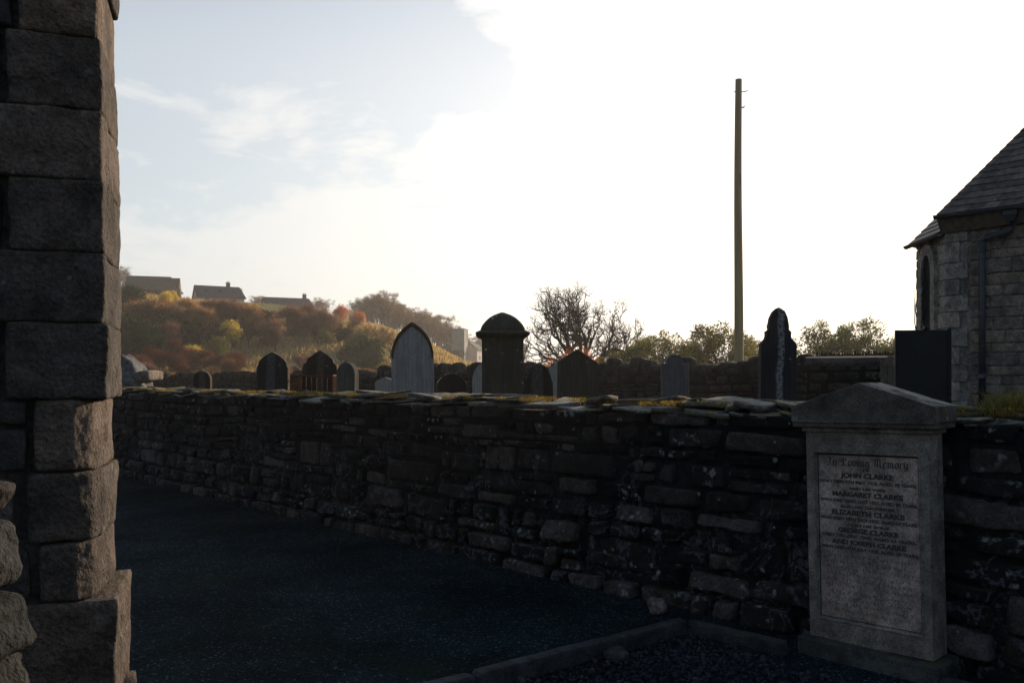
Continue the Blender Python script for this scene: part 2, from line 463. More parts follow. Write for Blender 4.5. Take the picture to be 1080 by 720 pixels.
t.put(b.inputs['Base Color'], c); b.inputs['Roughness'].default_value = 1; b.inputs['Specular IOR Level'].default_value = .1
bump(t, b, t.math('ADD', g2, g3), 1, .25)
g = part('ground', mb.mesh('ground'), m, smooth=True); tag(g, kind='structure')

# tarred path in front of the wall
m, t, b, o = newmat('path_tarmac'); P = objco(t)
vo = t.node('ShaderNodeTexVoronoi'); t.put(vo.inputs['Vector'], P); vo.inputs['Scale'].default_value = 95
rc = t.sep(vo.outputs['Color'])[0]
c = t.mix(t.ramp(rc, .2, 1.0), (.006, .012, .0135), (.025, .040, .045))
c = t.mix(t.ramp(rc, .965, .985), c, (.13, .13, .13))
pn = t.noise(P, .9, 5, .6); v = t.ramp(pn, .3, .7, .55, 1.5); c = t.mix(1, c, t.comb(v, v, v), 'MULTIPLY')
c = t.mix(t.math('MULTIPLY', t.ramp(t.noise(t.vmath('ADD', P, (9, 2, 0)), 1.1, 6, .7), .54, .66), .6), c, (.018, .022, .010))
lf = t.math('MULTIPLY', t.ramp(t.noise(P, 1.6, 5, .7), .58, .68), t.ramp(t.noise(P, 34, 3, .6), .58, .68))
c = t.mix(t.math('MULTIPLY', lf, .6), c, (.06, .075, .03))
t.put(b.inputs['Base Color'], c); b.inputs['Roughness'].default_value = 1; b.inputs['Specular IOR Level'].default_value = .06
n1 = bump(t, b, t.math('SUBTRACT', 1., vo.outputs['Distance']), 1, .008)
bump(t, b, t.noise(P, 22, 4, .6), .7, .012, n1)
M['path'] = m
mb = MB(); n = 60
su = np.linspace(-8, 26, 70); du = np.linspace(-16, .1, 40)
S_, D_ = np.meshgrid(su, du); X = P0[0]+S_*WD[0]-D_*WN[0]; Y = P0[1]+S_*WD[1]-D_*WN[1]
Zp = fbm(np.stack([X.ravel()*.8, Y.ravel()*.8, 0*X.ravel()], 1), 2, 2)*.006
gi = np.arange(X.size).reshape(X.shape); q = np.stack([gi[:-1, :-1], gi[:-1, 1:], gi[1:, 1:], gi[1:, :-1]], -1).reshape(-1, 4)
mb.add(np.stack([X.ravel(), Y.ravel(), Zp], 1), q[:, ::-1])
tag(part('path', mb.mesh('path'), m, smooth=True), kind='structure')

# ------------------------------------------------------------------ near churchyard wall
def wp(s, d=0, z=0):      # a point given along the wall, in front of it (+) and up
    return Vector((P0[0]+s*WD[0]+d*WN[0], P0[1]+s*WD[1]+d*WN[1], z))
rng = random.Random(11)
ex3 = (WD[0], WD[1], 0); en3 = (WN[0], WN[1], 0)
wall = thing('stone_wall', 'long dark rubble boundary wall with mossy flat coping crossing behind the path', 'wall', wp(0))
wl = Vector(wp(0))
BIG = [(-s1_, -s0_, z0_, z1_, t_) for s0_, s1_, z0_, z1_, t_ in ((1.58, 2.67, .83, 1.02, .962), (2.70, 3.07, .80, 1.02, .955), (3.14, 3.68, .765, .93, .97), (.636, .926, .85, 1.01, .968), (4.73, 5.41, .87, 1.01, .96), (5.62, 6.3, .62, .90, .68), (2.3, 3.2, .63, .75, .55), (3.75, 4.6, .60, .80, .5), (-.1, .5, .30, .55, .45), (1.2, 1.9, .15, .40, .5), (7.2, 7.8, .72, .88, .96), (2.9, 3.4, 1.07, 1.2, .8), (8.9, 9.6, .8, .95, .96), (10.2, 10.7, .78, .92, .96))]
mb = MB()
# mirrored direction so that faces look outward (ex x en must point down for the template)
exr = (-WD[0], -WD[1], 0)
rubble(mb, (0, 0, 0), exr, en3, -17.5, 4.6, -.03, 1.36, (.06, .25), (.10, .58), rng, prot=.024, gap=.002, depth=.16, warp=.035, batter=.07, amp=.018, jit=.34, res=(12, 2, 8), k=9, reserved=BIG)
for (ra, rb, rc_, rd, rt) in BIG:
    n_b = len(mb.T)
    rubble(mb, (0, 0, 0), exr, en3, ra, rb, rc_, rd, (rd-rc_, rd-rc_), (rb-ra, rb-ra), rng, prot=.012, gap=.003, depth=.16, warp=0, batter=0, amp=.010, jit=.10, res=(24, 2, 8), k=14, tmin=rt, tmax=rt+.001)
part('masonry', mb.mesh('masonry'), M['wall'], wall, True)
mb = MB(); 
Mw = Matrix.Rotation(math.atan2(WD[1], WD[0]), 4, 'Z')
c_ = Vector((WD[0]*6.4-WN[0]*.27, WD[1]*6.4-WN[1]*.27, .64)); mb.box(c_, (22.1, .495, 1.36), Mw)
part('rubble_core', mb.mesh('rubble_core'), M['core'], wall)
# flat irregular coping slabs, two overlapping rows
mb = MB(); rng = random.Random(5)
for row, (dlo, dhi, zb) in enumerate([(-.22, .018, 1.345), (-.54, -.20, 1.35), (-.24, -.02, 1.385), (-.52, -.22, 1.39)]):
    s = -4.6
    while s < 17.5:
        L = rng.uniform(.12, .48); th = rng.uniform(.014, .042)
        if row < 2 or rng.random() < .62:
            ca, cb = s+.005, s+L-.005; zz = zb+rng.uniform(-.012, .02)+(rng.uniform(0, .02) if row > 1 else 0)
            tx, ty = rng.uniform(-.022, .022), rng.uniform(-.07, .07); d1 = dhi+rng.uniform(-.05, .03); d0 = dlo+rng.uniform(-.03, .03)
            sk = rng.uniform(-.08, .08)
            def fn(P, ca=ca, cb=cb, zz=zz, th=th, tx=tx, ty=ty, d0=d0, d1=d1, sk=sk):
                S = (ca+cb)/2+P[:, 0]*(cb-ca)/2+sk*P[:, 1]; Dn = (d0+d1)/2-P[:, 1]*(d1-d0)/2
                Zz = zz+th/2+P[:, 2]*th/2+tx*P[:, 0]+ty*P[:, 1]*(d1-d0)
                return np.stack([S*WD[0]+Dn*WN[0], S*WD[1]+Dn*WN[1], Zz], 1)
            stone(mb, lambda P, f=fn: f(P*np.array([-1, 1, 1])), 1, (14, 8, 3), rng, k=12, amp=.009, tint=rng.random(), back=True, nscale=13)
        s += L
part('coping', mb.mesh('coping'), M['coping'], wall, True)
# moss and grass along the top
def blades(mb, pts, h, w_, rng, lean=.5):
    for p in pts:
        a = rng.uniform(0, 6.28); hh = h*rng.uniform(.4, 1.2); l = rng.uniform(0, lean)*hh
        dx_, dy_ = math.cos(a), math.sin(a); b_ = rng.uniform(0, 6.28); lx, ly = math.cos(b_)*l, math.sin(b_)*l
        w2 = w_*rng.uniform(.6, 1.3)
        V = [(p[0]-dx_*w2, p[1]-dy_*w2, p[2]), (p[0]+dx_*w2, p[1]+dy_*w2, p[2]),
             (p[0]+dx_*w2*.6+lx*.4, p[1]+dy_*w2*.6+ly*.4, p[2]+hh*.6), (p[0]-dx_*w2*.6+lx*.4, p[1]-dy_*w2*.6+ly*.4, p[2]+hh*.6), (p[0]+lx, p[1]+ly, p[2]+hh)]
        mb.V.append(np.array(V)); mb.T.append(np.full(5, rng.random())); mb.F.append([[mb.n, mb.n+1, mb.n+2, mb.n+3], [mb.n+3, mb.n+2, mb.n+4]]); mb.mi.append(np.zeros(2)); mb.n += 5
M['moss'] = leaf_mat('wall_moss', ((.10, .09, .02), (.24, .17, .04), (.40, .26, .07)), .4)
M['grass'] = leaf_mat('dry_grass', ((.08, .10, .02), (.22, .19, .05), (.33, .25, .09)), .45)
mb = MB(); rng = random.Random(8)
for k in range(230):
    s = rng.uniform(-4, 16.5); d0 = rng.uniform(-.45, .05); n_ = rng.randint(30, 200); r_ = rng.uniform(.02, .09)
    pts = []
    for j in range(n_):
        q_ = wp(s+rng.gauss(0, r_), d0+rng.gauss(0, r_*.5))-wl; pts.append((q_.x, q_.y, 1.40+rng.uniform(0, .035)))
    blades(mb, pts, .021, .0028, rng, 1.0)
ms = part('moss', mb.mesh('moss'), M['moss'], wall); tag(ms, kind='stuff')

tf = thing('grass_tuft', 'dry yellow-green grass tuft rooted on the wall top right of the pedimented headstone', 'grass tuft', wp(-1.02, -.28, 1.40))
mb = MB(); rng = random.Random(3)
blades(mb, [(rng.gauss(0, .08), rng.gauss(0, .07), rng.uniform(-.02, .01)) for _ in range(1100)], .13, .0022, rng, 1.1)
part('blades', mb.mesh('blades'), M['grass'], tf)

mb = MB(); rg = random.Random(71)
for k in range(900):
    s = rg.uniform(-1, 14); d0 = abs(rg.gauss(0, .22))+.06 if rg.random() < .7 else rg.uniform(.1, 4.5); q_ = wp(s, d0, .012)
    if s < 1.2 and d0 < 3: continue
    a = rg.uniform(0, 6.28); z_ = rg.uniform(.008, .02); c0, s0 = math.cos(a)*z_, math.sin(a)*z_; u_ = rg.uniform(0, .012)
    mb.add([(q_.x-c0, q_.y-s0, .012), (q_.x+s0*.6, q_.y-c0*.6, .012+u_), (q_.x+c0, q_.y+s0, .014), (q_.x-s0*.6, q_.y+c0*.6, .012+u_)], [(0, 1, 2, 3)], rg.random())
M['litter'] = leaf_mat('leaf_litter', ((.04, .03, .018), (.10, .065, .03), (.17, .12, .05)), .2)
tag(part('leaf_litter', mb.mesh('leaf_litter'), M['litter']), 'fallen leaves and grit scattered along the wall foot', kind='stuff')
mb = MB(); rg = random.Random(72); pts = []
for k in range(34):
    s = rg.uniform(-2, 14); 
    for j in range(rg.randint(6, 26)): q_ = wp(s+rg.gauss(0, .05), rg.uniform(.03, .09)); pts.append((q_.x, q_.y, -.005))
blades(mb, pts, .07, .003, rg, .9)
tag(part('weeds', mb.mesh('weeds'), leaf_mat('weed_green', ((.03, .05, .012), (.05, .075, .02), (.08, .09, .03)), .3)), 'small weeds along the foot of the wall', kind='stuff')

# ------------------------------------------------------------------ ruined wall on the left
rng = random.Random(21)
E1 = np.array([.944, .33, 0]); E2 = np.array([-.33, .944, 0]); EN = -E2
ruin = thing('ruined_wall', 'tall ruined church wall end with big rounded granite quoins filling the left edge', 'wall', (-1.44, 3.0, 0))
def zpx(y, Y=3.0): return EYE-(y-HZ)/F*Y
courses = [(-330, -250, 0, 0), (-250, -175, 0, 0), (-175, -105, 0, 0), (-105, -38, 0, 0), (-38, 41, -.016, 0), (41, 117, -.004, 0), (117, 191, .002, .0), (191, 267, .006, 0),
           (267, 341, .010, 0), (341, 421, .016, 0), (421, 497, -.012, .030), (497, 571, .0, .030), (571, 633, -.004, .028), (633, 760, .045, .0), (760, 905, .07, 0)]
mbq = MB(); widths = [.30, .36, .3, .42, .26, .30, .38, .29, .36, .30, .22, .24, .20, .27, .34]
for i, ((ya, yb, out, cham), wd) in enumerate(zip(courses, widths)):
    z1 = zpx(ya)-.001; z0 = zpx(yb)+.001
    T0 = .54+rng.uniform(-.03, .03)
    def fn(P, z0=z0, z1=z1, out=out, wd=wd, T0=T0, cham=cham):
        x = P[:, 0]; y = P[:, 1]; z = P[:, 2]
        X = (x+1)/2*(wd+out)-wd; Yd = (y+1)/2*T0
        # eroded lower stones: the front right arris is worn back
        worn = cham*np.clip((x-.2)/.8, 0, 1)*np.clip(-y, 0, 1)
        X = X-worn; Yd = Yd+worn*1.8
        Zz = (z0+z1)/2+z*(z1-z0)/2
        X = X+.006*vnoise(np.stack([Yd*4, Zz*5, 0*x], 1), i)
        return X[:, None]*E1+Yd[:, None]*E2+np.stack([0*x, 0*x, Zz], 1)
    stone(mbq, fn, 1, (34, 30, 28), rng, k=(40 if cham == 0 else 18), amp=.0075, tint=rng.uniform(.2, .9), back=True, nscale=12)
part('quoins', mbq.mesh('quoins'), M['ruin'], ruin, True)
mb = MB(); Mq = Matrix.Rotation(math.atan2(E1[1], E1[0]), 4, 'Z')
c_ = E1*-.14+E2*.26; mb.box((c_[0], c_[1], 3.3), (.245, .49, 3.4), Mq); c_ = E1*-.17+E2*.28; mb.box((c_[0], c_[1], .8), (.22, .44, 1.56), Mq)
M['mortar'] = stone_mat('lime_mortar', (.06, .055, .05), (.09, .08, .07), (.09, .08, .07), grain=60); part('joint_mortar', mb.mesh('joint_mortar'), M['mortar'], ruin)
mb = MB()
for (ya, yb, out, cham), wd in zip(courses, widths):
    z1 = zpx(ya); z0 = zpx(yb); hh = z1-z0
    rubble(mb, (0, 0, 0), tuple(E1), tuple(EN), -.95, -wd-.01, z0, z1, (hh*.4, hh*1.0), (.18, .42), rng, prot=.008, gap=.002, depth=.3, warp=.0, res=(14, 3, 9), amp=.008, jit=.12, k=12)
rubble(mb, (0, 0, 0), tuple(E1), tuple(EN), -9, -.95, 0, 5.2, (.14, .3), (.25, .6), rng, prot=.02, gap=.006, depth=.3, warp=.03, res=(4, 2, 3), amp=.012, jit=.12, k=6)
part('infill_stones', mb.mesh('infill'), M['ruinfill'], ruin, True)
mb = MB(); Me = Matrix.Rotation(math.atan2(E1[1], E1[0]), 4, 'Z')
c_ = -E1*4.6+E2*.28; mb.box((c_[0], c_[1], 2.55), (8.9, .46, 5.2), Me)
part('mortar_core', mb.mesh('mortar_core'), stone_mat('ruin_mortar', (.06, .058, .055), (.09, .085, .08), (.08, .08, .07), grain=60), ruin)

# broken edge of the nearer opening, a stub of stacked stones
stub = thing('broken_jamb', 'broken stub of stacked pale-rimmed stones nearest the camera at the lower left edge', 'wall', (-1.30, 2.0, 0))
mb = MB(); rng = random.Random(77)
def z2(y): return EYE-(y-HZ)/F*2.0
blk = [(398, 440, -.010), (441, 505, -.05), (506, 545, .030), (545, 622, .056), (622, 686, .078), (686, 760, .060), (760, 850, .09), (850, 930, .08), (930, 1020, .11), (1020, 1119, .12)]
for (ya, yb, ox) in blk:
    z1 = z2(ya)-.002; z0 = z2(yb)+.002; xr = .108+ox
    def fn(P, z0=z0, z1=z1, xr=xr):
        X = -.55+(P[:, 0]+1)/2*(xr+.55); Yd = P[:, 1]*.17-.17
        sl_ = .012*np.sin(P[:, 2]*2+xr*50)
        return np.stack([X+sl_, Yd+.02*P[:, 0], (z0+z1)/2+P[:, 2]*(z1-z0)/2+.01*P[:, 0]], 1)
    stone(mb, fn, 1, (40, 20, 22), rng, k=8, amp=.015, tint=rng.random(), back=True, nscale=13)
part('stones', mb.mesh('stub'), stone_mat('pale_rubble', (.016, .018, .019), (.034, .035, .035), (.038, .032, .028), lichen=.7, lichen_col=(.15, .16, .155), grain=80, bumpd=.012), stub, True)

# ------------------------------------------------------------------ pedimented headstone with inscription
HX = Vector((-WD[0], -WD[1], 0)); HN = Vector((WN[0], WN[1], 0))   # headstone's own x (to the right) and front normal
hr = math.atan2(HX.y, HX.x)
hp = wp(0, .28)+HX*.463
head = thing('headstone', 'tall brown granite headstone with shallow pediment cap and long inscription standing against the wall', 'headstone', hp, hr)
# local axes: x right, -y towards the viewer
def bevbox(mb, x0, x1, y0, y1, z0, z1, r=.006): 
    V, Fc = box_template(3, 3, 3)
    V = V.copy(); h = np.array([(x1-x0)/2, (y1-y0)/2, (z1-z0)/2]); c_ = np.array([(x1+x0)/2, (y1+y0)/2, (z1+z0)/2])
    P = np.where(np.abs(V) < .9, np.sign(V)*(h-r), np.sign(V)*h)
    cnt = (np.abs(V) > .9).sum(1)
    P = np.where((np.abs(V) > .9) & (cnt[:, None] >= 2), np.sign(V)*(h-r*.35), P)
    mb.add(P+c_, Fc, .5)
th = .19; hw = .345
M['plinth'] = stone_mat('plinth_stone', (.075, .075, .07), (.09, .09, .08), (.08, .08, .07), grain=100, bumpd=.006, lichen=.3, moss=.6)
mb = MB(); bevbox(mb, -hw-.05, hw+.05, -.07, th+.04, -.02, .105, .012)
part('plinth', mb.mesh('plinth'), M['plinth'], head)
# tablet with a sunk panel
tab = bpy.data.objects.new('tilt', None)
def tablet_mesh():
    bm = bmesh.new()
    xs = [-hw, -hw+.052, -hw+.060, hw-.060, hw-.052, hw]; zs = [.105, .225, .233, 1.170, 1.178, 1.30]
    dep = 0.02
    vs = {}
    for i, x in enumerate(xs):
        for k, z in enumerate(zs):
            inner = 2 <= i <= 3 and 2 <= k <= 3
            vs[i, k] = bm.verts.new((x, dep if inner else 0, z))
    for i in range(5):
        for k in range(5):
            f_ = bm.faces.new([vs[i, k], vs[i+1, k], vs[i+1, k+1], vs[i, k+1]])
            if i == 2 and k == 2: f_.material_index = 1
    bk = {}
    for i, x in enumerate(xs):
        for k, z in enumerate(zs):
            if i in (0, 5) or k in (0, 5): bk[i, k] = bm.verts.new((x, th, z))
    ring = [(i, 0) for i in range(5)]+[(5, k) for k in range(5)]+[(i, 5) for i in range(5, 0, -1)]+[(0, k) for k in range(5, 0, -1)]
    for a, b_ in zip(ring, ring[1:]+ring[:1]): bm.faces.new([vs[b_], vs[a], bk[a], bk[b_]])
    bm.faces.new([bk[a] for a in ring])
    bmesh.ops.recalc_face_normals(bm, faces=bm.faces)
    me = bpy.data.meshes.new('tablet'); bm.to_mesh(me); bm.free()
    a_ = me.attributes.new('tint', 'FLOAT', 'POINT'); a_.data.foreach_set('value', [.5]*len(me.vertices))
    return me
def tilt(o): o.rotation_euler = (0, R(-1.3), 0)   # the old stone leans a touch to the left
M['panel'] = stone_mat('panel_stone', (.43, .325, .265), (.45, .34, .275), (.40, .30, .245), grain=80, bumpd=.003, lichen=.25)
tilt(part('tablet', tablet_mesh(), [M['tablet'], M['panel']], head))
# thin raised bead round the panel
mb = MB()
px0, px1, pz0, pz1 = -hw+.045, hw-.045, .218, 1.185
for (a, b_, c_, d_) in ((px0, px1, pz1-.008, pz1), (px0, px1, pz0, pz0+.008), (px0, px0+.008, pz0+.009, pz1-.009), (px1-.008, px1, pz0+.009, pz1-.009)):
    bevbox(mb, a, b_, -.008, .003, c_, d_, .003)
tilt(part('panel_bead', mb.mesh('bead'), M['tablet'], head))
mb = MB(); gx, gz0, gz1, gw = hw-.060, .233, 1.170, .0035
for (a, b_, c_, d_) in ((-gx, gx, gz1-gw, gz1), (-gx, gx, gz0, gz0+gw), (-gx, -gx+gw, gz0+gw, gz1-gw), (gx-gw, gx, gz0+gw, gz1-gw)):
    mb.box(((a+b_)/2, .019, (c_+d_)/2), (b_-a, .004, d_-c_))
tilt(part('panel_groove', mb.mesh('groove'), plain('groove_grime', (.03, .028, .024)), head))
mb = MB()
bevbox(mb, -hw-.018, hw+.018, -.018, th+.018, 1.298, 1.325, .005)
tilt(part('neck_moulding', mb.mesh('neck'), M['tablet'], head))
cw = hw+.055
mb = MB()
prof = [(-cw, 1.326), (cw, 1.326), (cw, 1.352), (cw+.008, 1.36), (cw+.008, 1.445), (.0, 1.578), (-cw-.008, 1.445), (-cw-.008, 1.36), (-cw, 1.352)]
mb.prism(prof, -.055, th+.05, .5)
def bevel_mesh(me, w_=.008, seg=2, ang=25):
    bm = bmesh.new(); bm.from_mesh(me)
    es = [e for e in bm.edges if len(e.link_faces) == 2 and e.calc_face_angle(0) > R(ang)]
    bmesh.ops.recalc_face_normals(bm, faces=bm.faces)
    bmesh.ops.bevel(bm, geom=es, offset=w_, segments=seg, affect='EDGES', profile=.6, clamp_overlap=True)
    bm.to_mesh(me); bm.free(); return me
M['cap'] = stone_mat('granite_cap', (.115, .10, .08), (.13, .11, .09), (.12, .10, .08), grain=90, bumpd=.009, lichen=.5, pale_top=.9)  # paler top slopes have the light of the sky painted into their colour
cap = part('pediment_cap', bevel_mesh(mb.mesh('cap'), .009), M['cap'], head); tilt(cap)
# fascia line under the gable
mb = MB(); bevbox(mb, -cw+.01, cw-.01, -.062, -.05, 1.352, 1.362, .003)
tilt(part('fascia', mb.mesh('fascia'), M['cap'], head))

# inscription
M['letter'] = plain('letter_lead', (.085, .068, .058), .8, vary=.4, scale=60, bd=.0004)
M['worn'] = plain('letter_worn', (.20, .15, .12), .9, vary=.25, scale=60, bd=.0004)
def text_mesh(txt, size, width=None, x=0, z=0, bold=0.0):
    cu = bpy.data.curves.new('t', 'FONT'); cu.body = txt; cu.size = size; cu.align_x = 'CENTER'; cu.align_y = 'CENTER'; cu.offset = bold; cu.extrude = .0009; cu.resolution_u = 3
    ob = bpy.data.objects.new('t', cu); COL.objects.link(ob); bpy.context.view_layer.update()
    dg = bpy.context.evaluated_depsgraph_get(); me = bpy.data.meshes.new_from_object(ob.evaluated_get(dg))
    bpy.data.objects.remove(ob); V = np.array([v.co[:] for v in me.vertices]); w0 = V[:, 0].max()-V[:, 0].min()
    V[:, 0] -= (V[:, 0].max()+V[:, 0].min())/2
    if width: V[:, 0] *= width/w0
    Q = np.stack([V[:, 0]+x, -V[:, 2], V[:, 1]+z], 1)
    fs = [list(p.vertices) for p in me.polygons]; bpy.data.meshes.remove(me)
    return Q, fs
PANEL_Y = .02
def zrow(py): return 1.6-(py-HZ)/F*4.76
rows = [('OF', 496.5, .020, .04), ('JOHN CLARKE', 502.6, .037, .30), ('WHO DIED 9TH MAY 1919, AGED 78 YEARS.', 509.6, .024, .55),
        ('AND HIS WIFE', 516.4, .021, .21), ('MARGARET CLARKE', 522.8, .037, .40), ('WHO DIED 22ND OCT 1922, AGED 80 YEARS.', 530, .024, .55),
        ('ALSO HIS DAUGHTER', 536, .021, .31), ('ELIZABETH CLARKE', 542.6, .037, .41), ('WHO DIED 19TH JULY 1933, AGED 59 YEARS.', 549.4, .024, .55),
        ('ALSO HIS SONS', 555.4, .021, .24), ('GEORGE CLARKE', 561.4, .037, .34), ('DIED 7TH DEC 1903, AGED 24 YEARS.', 567.6, .024, .53),
        ('AND JOSEPH CLARKE', 574.2, .034, .42), ('WHO DIED 5TH JULY 1945, AGED 70 YEARS.', 580.8, .024, .55)]
mb = MB()
for txt, py, sz, wd in rows:
    Q, fs = text_mesh(txt, sz, wd, 0, zrow(py), .0008 if sz < .03 else .0017)
    Q[:, 1] += PANEL_Y-.0012
    mb.V.append(Q); mb.T.append(np.full(len(Q), .5)); mb.F.append([[i+mb.n for i in f] for f in fs]); mb.mi.append(np.zeros(len(fs))); mb.n += len(Q)
# blackletter heading drawn with a broad nib held at 40 degrees
GL = {'I': ([[(.1, 1.0), (.45, 1.05), (.6, .9)], [(.42, 1.0), (.42, .1)], [(.42, .1), (.25, 0), (.05, .12)]], .72),
      'n': ([[(.05, .62), (.15, .7)], [(.13, .68), (.13, .05)], [(.13, .05), (.22, 0)], [(.17, .58), (.4, .7)], [(.4, .7), (.42, .05)], [(.42, .05), (.52, 0)]], .6),
      'L': ([[(.1, .98), (.3, 1.06), (.3, .12)], [(.05, .12), (.3, .05), (.65, .1)], [(.5, 1.0), (.62, .75), (.45, .5)], [(.08, .6), (.3, .55)]], .8),
      'o': ([[(.1, .58), (.1, .12)], [(.1, .12), (.3, 0)], [(.3, 0), (.42, .12)], [(.42, .12), (.42, .56)], [(.42, .56), (.24, .7)], [(.24, .7), (.1, .58)]], .55),
      'v': ([[(.04, .8), (.1, .6), (.1, .15)], [(.1, .15), (.3, 0)], [(.3, 0), (.42, .15), (.42, .55)], [(.42, .55), (.26, .7)]], .55),
      'i': ([[(.04, .62), (.13, .7)], [(.12, .68), (.12, .05)], [(.12, .05), (.22, 0)], [(.12, .92), (.16, .88)]], .3),
      'g': ([[(.1, .58), (.1, .15)], [(.1, .15), (.26, .03), (.42, .12)], [(.26, .7), (.42, .6), (.42, -.15)], [(.1, .58), (.26, .7)], [(.42, -.15), (.22, -.3), (.06, -.2)]], .56),
      'M': ([[(.08, .9), (.2, 1.05)], [(.2, 1.02), (.2, .15)], [(.2, .15), (.08, 0)], [(.22, .95), (.45, 1.05), (.45, .1)], [(.48, .95), (.72, 1.05), (.76, .1)], [(.76, .1), (.88, 0)]], 1.0),
      'e': ([[(.1, .58), (.1, .12)], [(.1, .12), (.28, 0), (.42, .1)], [(.1, .58), (.26, .7), (.4, .55)], [(.4, .55), (.14, .34)]], .52),
      'm': ([[(.04, .62), (.12, .7)], [(.12, .68), (.12, .02)], [(.16, .6), (.34, .7), (.34, .02)], [(.38, .6), (.58, .7), (.58, .05)], [(.58, .05), (.68, 0)]], .76),
      'r': ([[(.04, .62), (.12, .7)], [(.12, .68), (.12, .03)], [(.16, .56), (.3, .7), (.38, .6)]], .44),
      'y': ([[(.04, .7), (.1, .6), (.1, .15)], [(.1, .15), (.3, .02)], [(.42, .7), (.42, .0)], [(.42, .0), (.25, -.28), (.06, -.2)]], .56), ' ': ([], .4)}
def nib_text(txt, H, width, z0):
    x = 0; polys = []; nx, ny = .062, .05
    for ch in txt:
        st, adv = GL[ch]
        for line in st:
            for (ax, ay), (bx, by) in zip(line, line[1:]):
                pts = [(ax-nx+x, ay-ny), (ax+nx+x, ay+ny), (bx-nx+x, by-ny), (bx+nx+x, by+ny), (ax-.012+x, ay+.012), (ax+.012+x, ay-.012), (bx-.012+x, by+.012), (bx+.012+x, by-.012)]
                pts = sorted(set(pts)); hull = []
                for seq in (pts, pts[::-1]):
                    base = len(hull)
                    for p in seq:
                        while len(hull)-base >= 2 and (hull[-1][0]-hull[-2][0])*(p[1]-hull[-2][1])-(hull[-1][1]-hull[-2][1])*(p[0]-hull[-2][0]) <= 0: hull.pop()
                        hull.append(p)
                    hull.pop()
                polys.append(hull)
        x += adv
    s_ = width/x
    return [[((a-x/2)*s_, b_*H+z0) for a, b_ in h] for h in polys]
for i, h in enumerate(nib_text('In Loving Memory', .044, .465, zrow(492.5))):
    mb.prism(h, PANEL_Y-.0016-i*.000006, PANEL_Y+.0005)
tilt(part('inscription', mb.mesh('inscription'), M['letter'], head))
# worn lines lower down: weathered past reading, only broken dashes of letters are left
mb = MB(); rng = random.Random(6)
for py in (589, 596, 602.5, 609, 615, 621, 628.5, 635, 641.5, 648):
    x = -.25+rng.uniform(0, .04); lim = .25
    while x < lim:
        wv = rng.uniform(.006, .016); hgt_ = rng.uniform(.006, .018)
        if rng.random() < .85: mb.box((x, PANEL_Y-.0002, zrow(py)+rng.uniform(-.003, .003)), (wv*.35, .002, hgt_))
        if rng.random() < .65: mb.box((x, PANEL_Y-.0001, zrow(py)+rng.choice((-1, 0, 1))*hgt_*.4), (wv*.8, .0018, .004))
        x += wv+rng.uniform(.003, .012)
tilt(part('worn_lettering', mb.mesh('worn'), M['worn'], head))

# ------------------------------------------------------------------ grave plot in front of the headstone
kerb = thing('grave_kerb', 'low pale stone kerb running out from the wall and edging the gravel plot', 'kerb', (1.088, 5.38, 0))
kd = Vector((-1.555, -1.18, 0)).normalized()
def kstone(name, a, b_, wdt, hgt2, seed):
    rr = random.Random(seed); mb = MB(); a = Vector(a); b_ = Vector(b_); d = b_-a; L = d.length; d.normalize(); nn = Vector((-d.y, d.x, 0))
    def fn(P):
        S = (P[:, 0]+1)/2*L; wv = (P[:, 1])*wdt/2; Zz = P[:, 2]*hgt2/2+hgt2/2-.03
        wob = .008*vnoise(np.stack([S*2, S*0, S*0], 1), seed); wv = wv+wob
        Q = np.stack([a.x+d.x*S+nn.x*wv, a.y+d.y*S+nn.y*wv, Zz], 1); return Q
    stone(mb, fn, 1, (70, 6, 5), rr, k=34, amp=.006, tint=rr.random(), back=True, nscale=10)
    return part(name, mb.mesh(name), M['kerb'], kerb, True)
kstone('kerb_stone', (0, 0, 0), kd*1.62, .08, .12, 1)
kstone('kerb_stone', kd*1.625, kd*3.6, .08, .115, 2)
e_ = wp(0, .44)+HX*.05-Vector((1.088, 5.38, 0)); e_.z = 0
kstone('kerb_stone', (.035, -.005, 0), e_, .075, .11, 3)
e2_ = wp(0, .44)+HX*.9-Vector((1.088, 5.38, 0)); e2_.z = 0
e3_ = e2_+HX*1.8
kstone('kerb_stone', e2_, e3_, .085, .12, 4)
# gravel of the plot
mb = MB(); V, Fc = box_template(2, 2, 2); rng = random.Random(9)
kn = Vector((-kd.y, kd.x, 0))
if kn.x < 0: kn = -kn
base = Vector((1.088, 5.38, 0))
nv = 0
npy = np.random.default_rng(4)
for i in range(9000):
    s = npy.uniform(.02, 3.4); l = npy.uniform(.06, 2.4)
    p = base+kd*s+kn*l
    if sd(p.x, p.y)[1] > -.1: continue
    pyx = F/p.y*(EYE)+HZ if p.y > .3 else 9999
    if pyx > 760: continue
    r_ = npy.uniform(.006, .015)*(1 if npy.random() > .03 else 1.8)
    a = V/np.linalg.norm(V, axis=1)[:, None]
    sc3 = npy.uniform(.6, 1.2, 3)*r_; P_ = a*sc3+npy.normal(0, r_*.08, V.shape)
    th_ = npy.uniform(0, 6.28); c0, s0_ = math.cos(th_), math.sin(th_)
    P_ = P_ @ np.array([[c0, -s0_, 0], [s0_, c0, 0], [0, 0, 1]])
    mb.add(P_+np.array([p.x, p.y, r_*.4+.006]), Fc, npy.random())
tag(part('gravel', mb.mesh('gravel'), M['pebble'], smooth=True), kind='stuff')
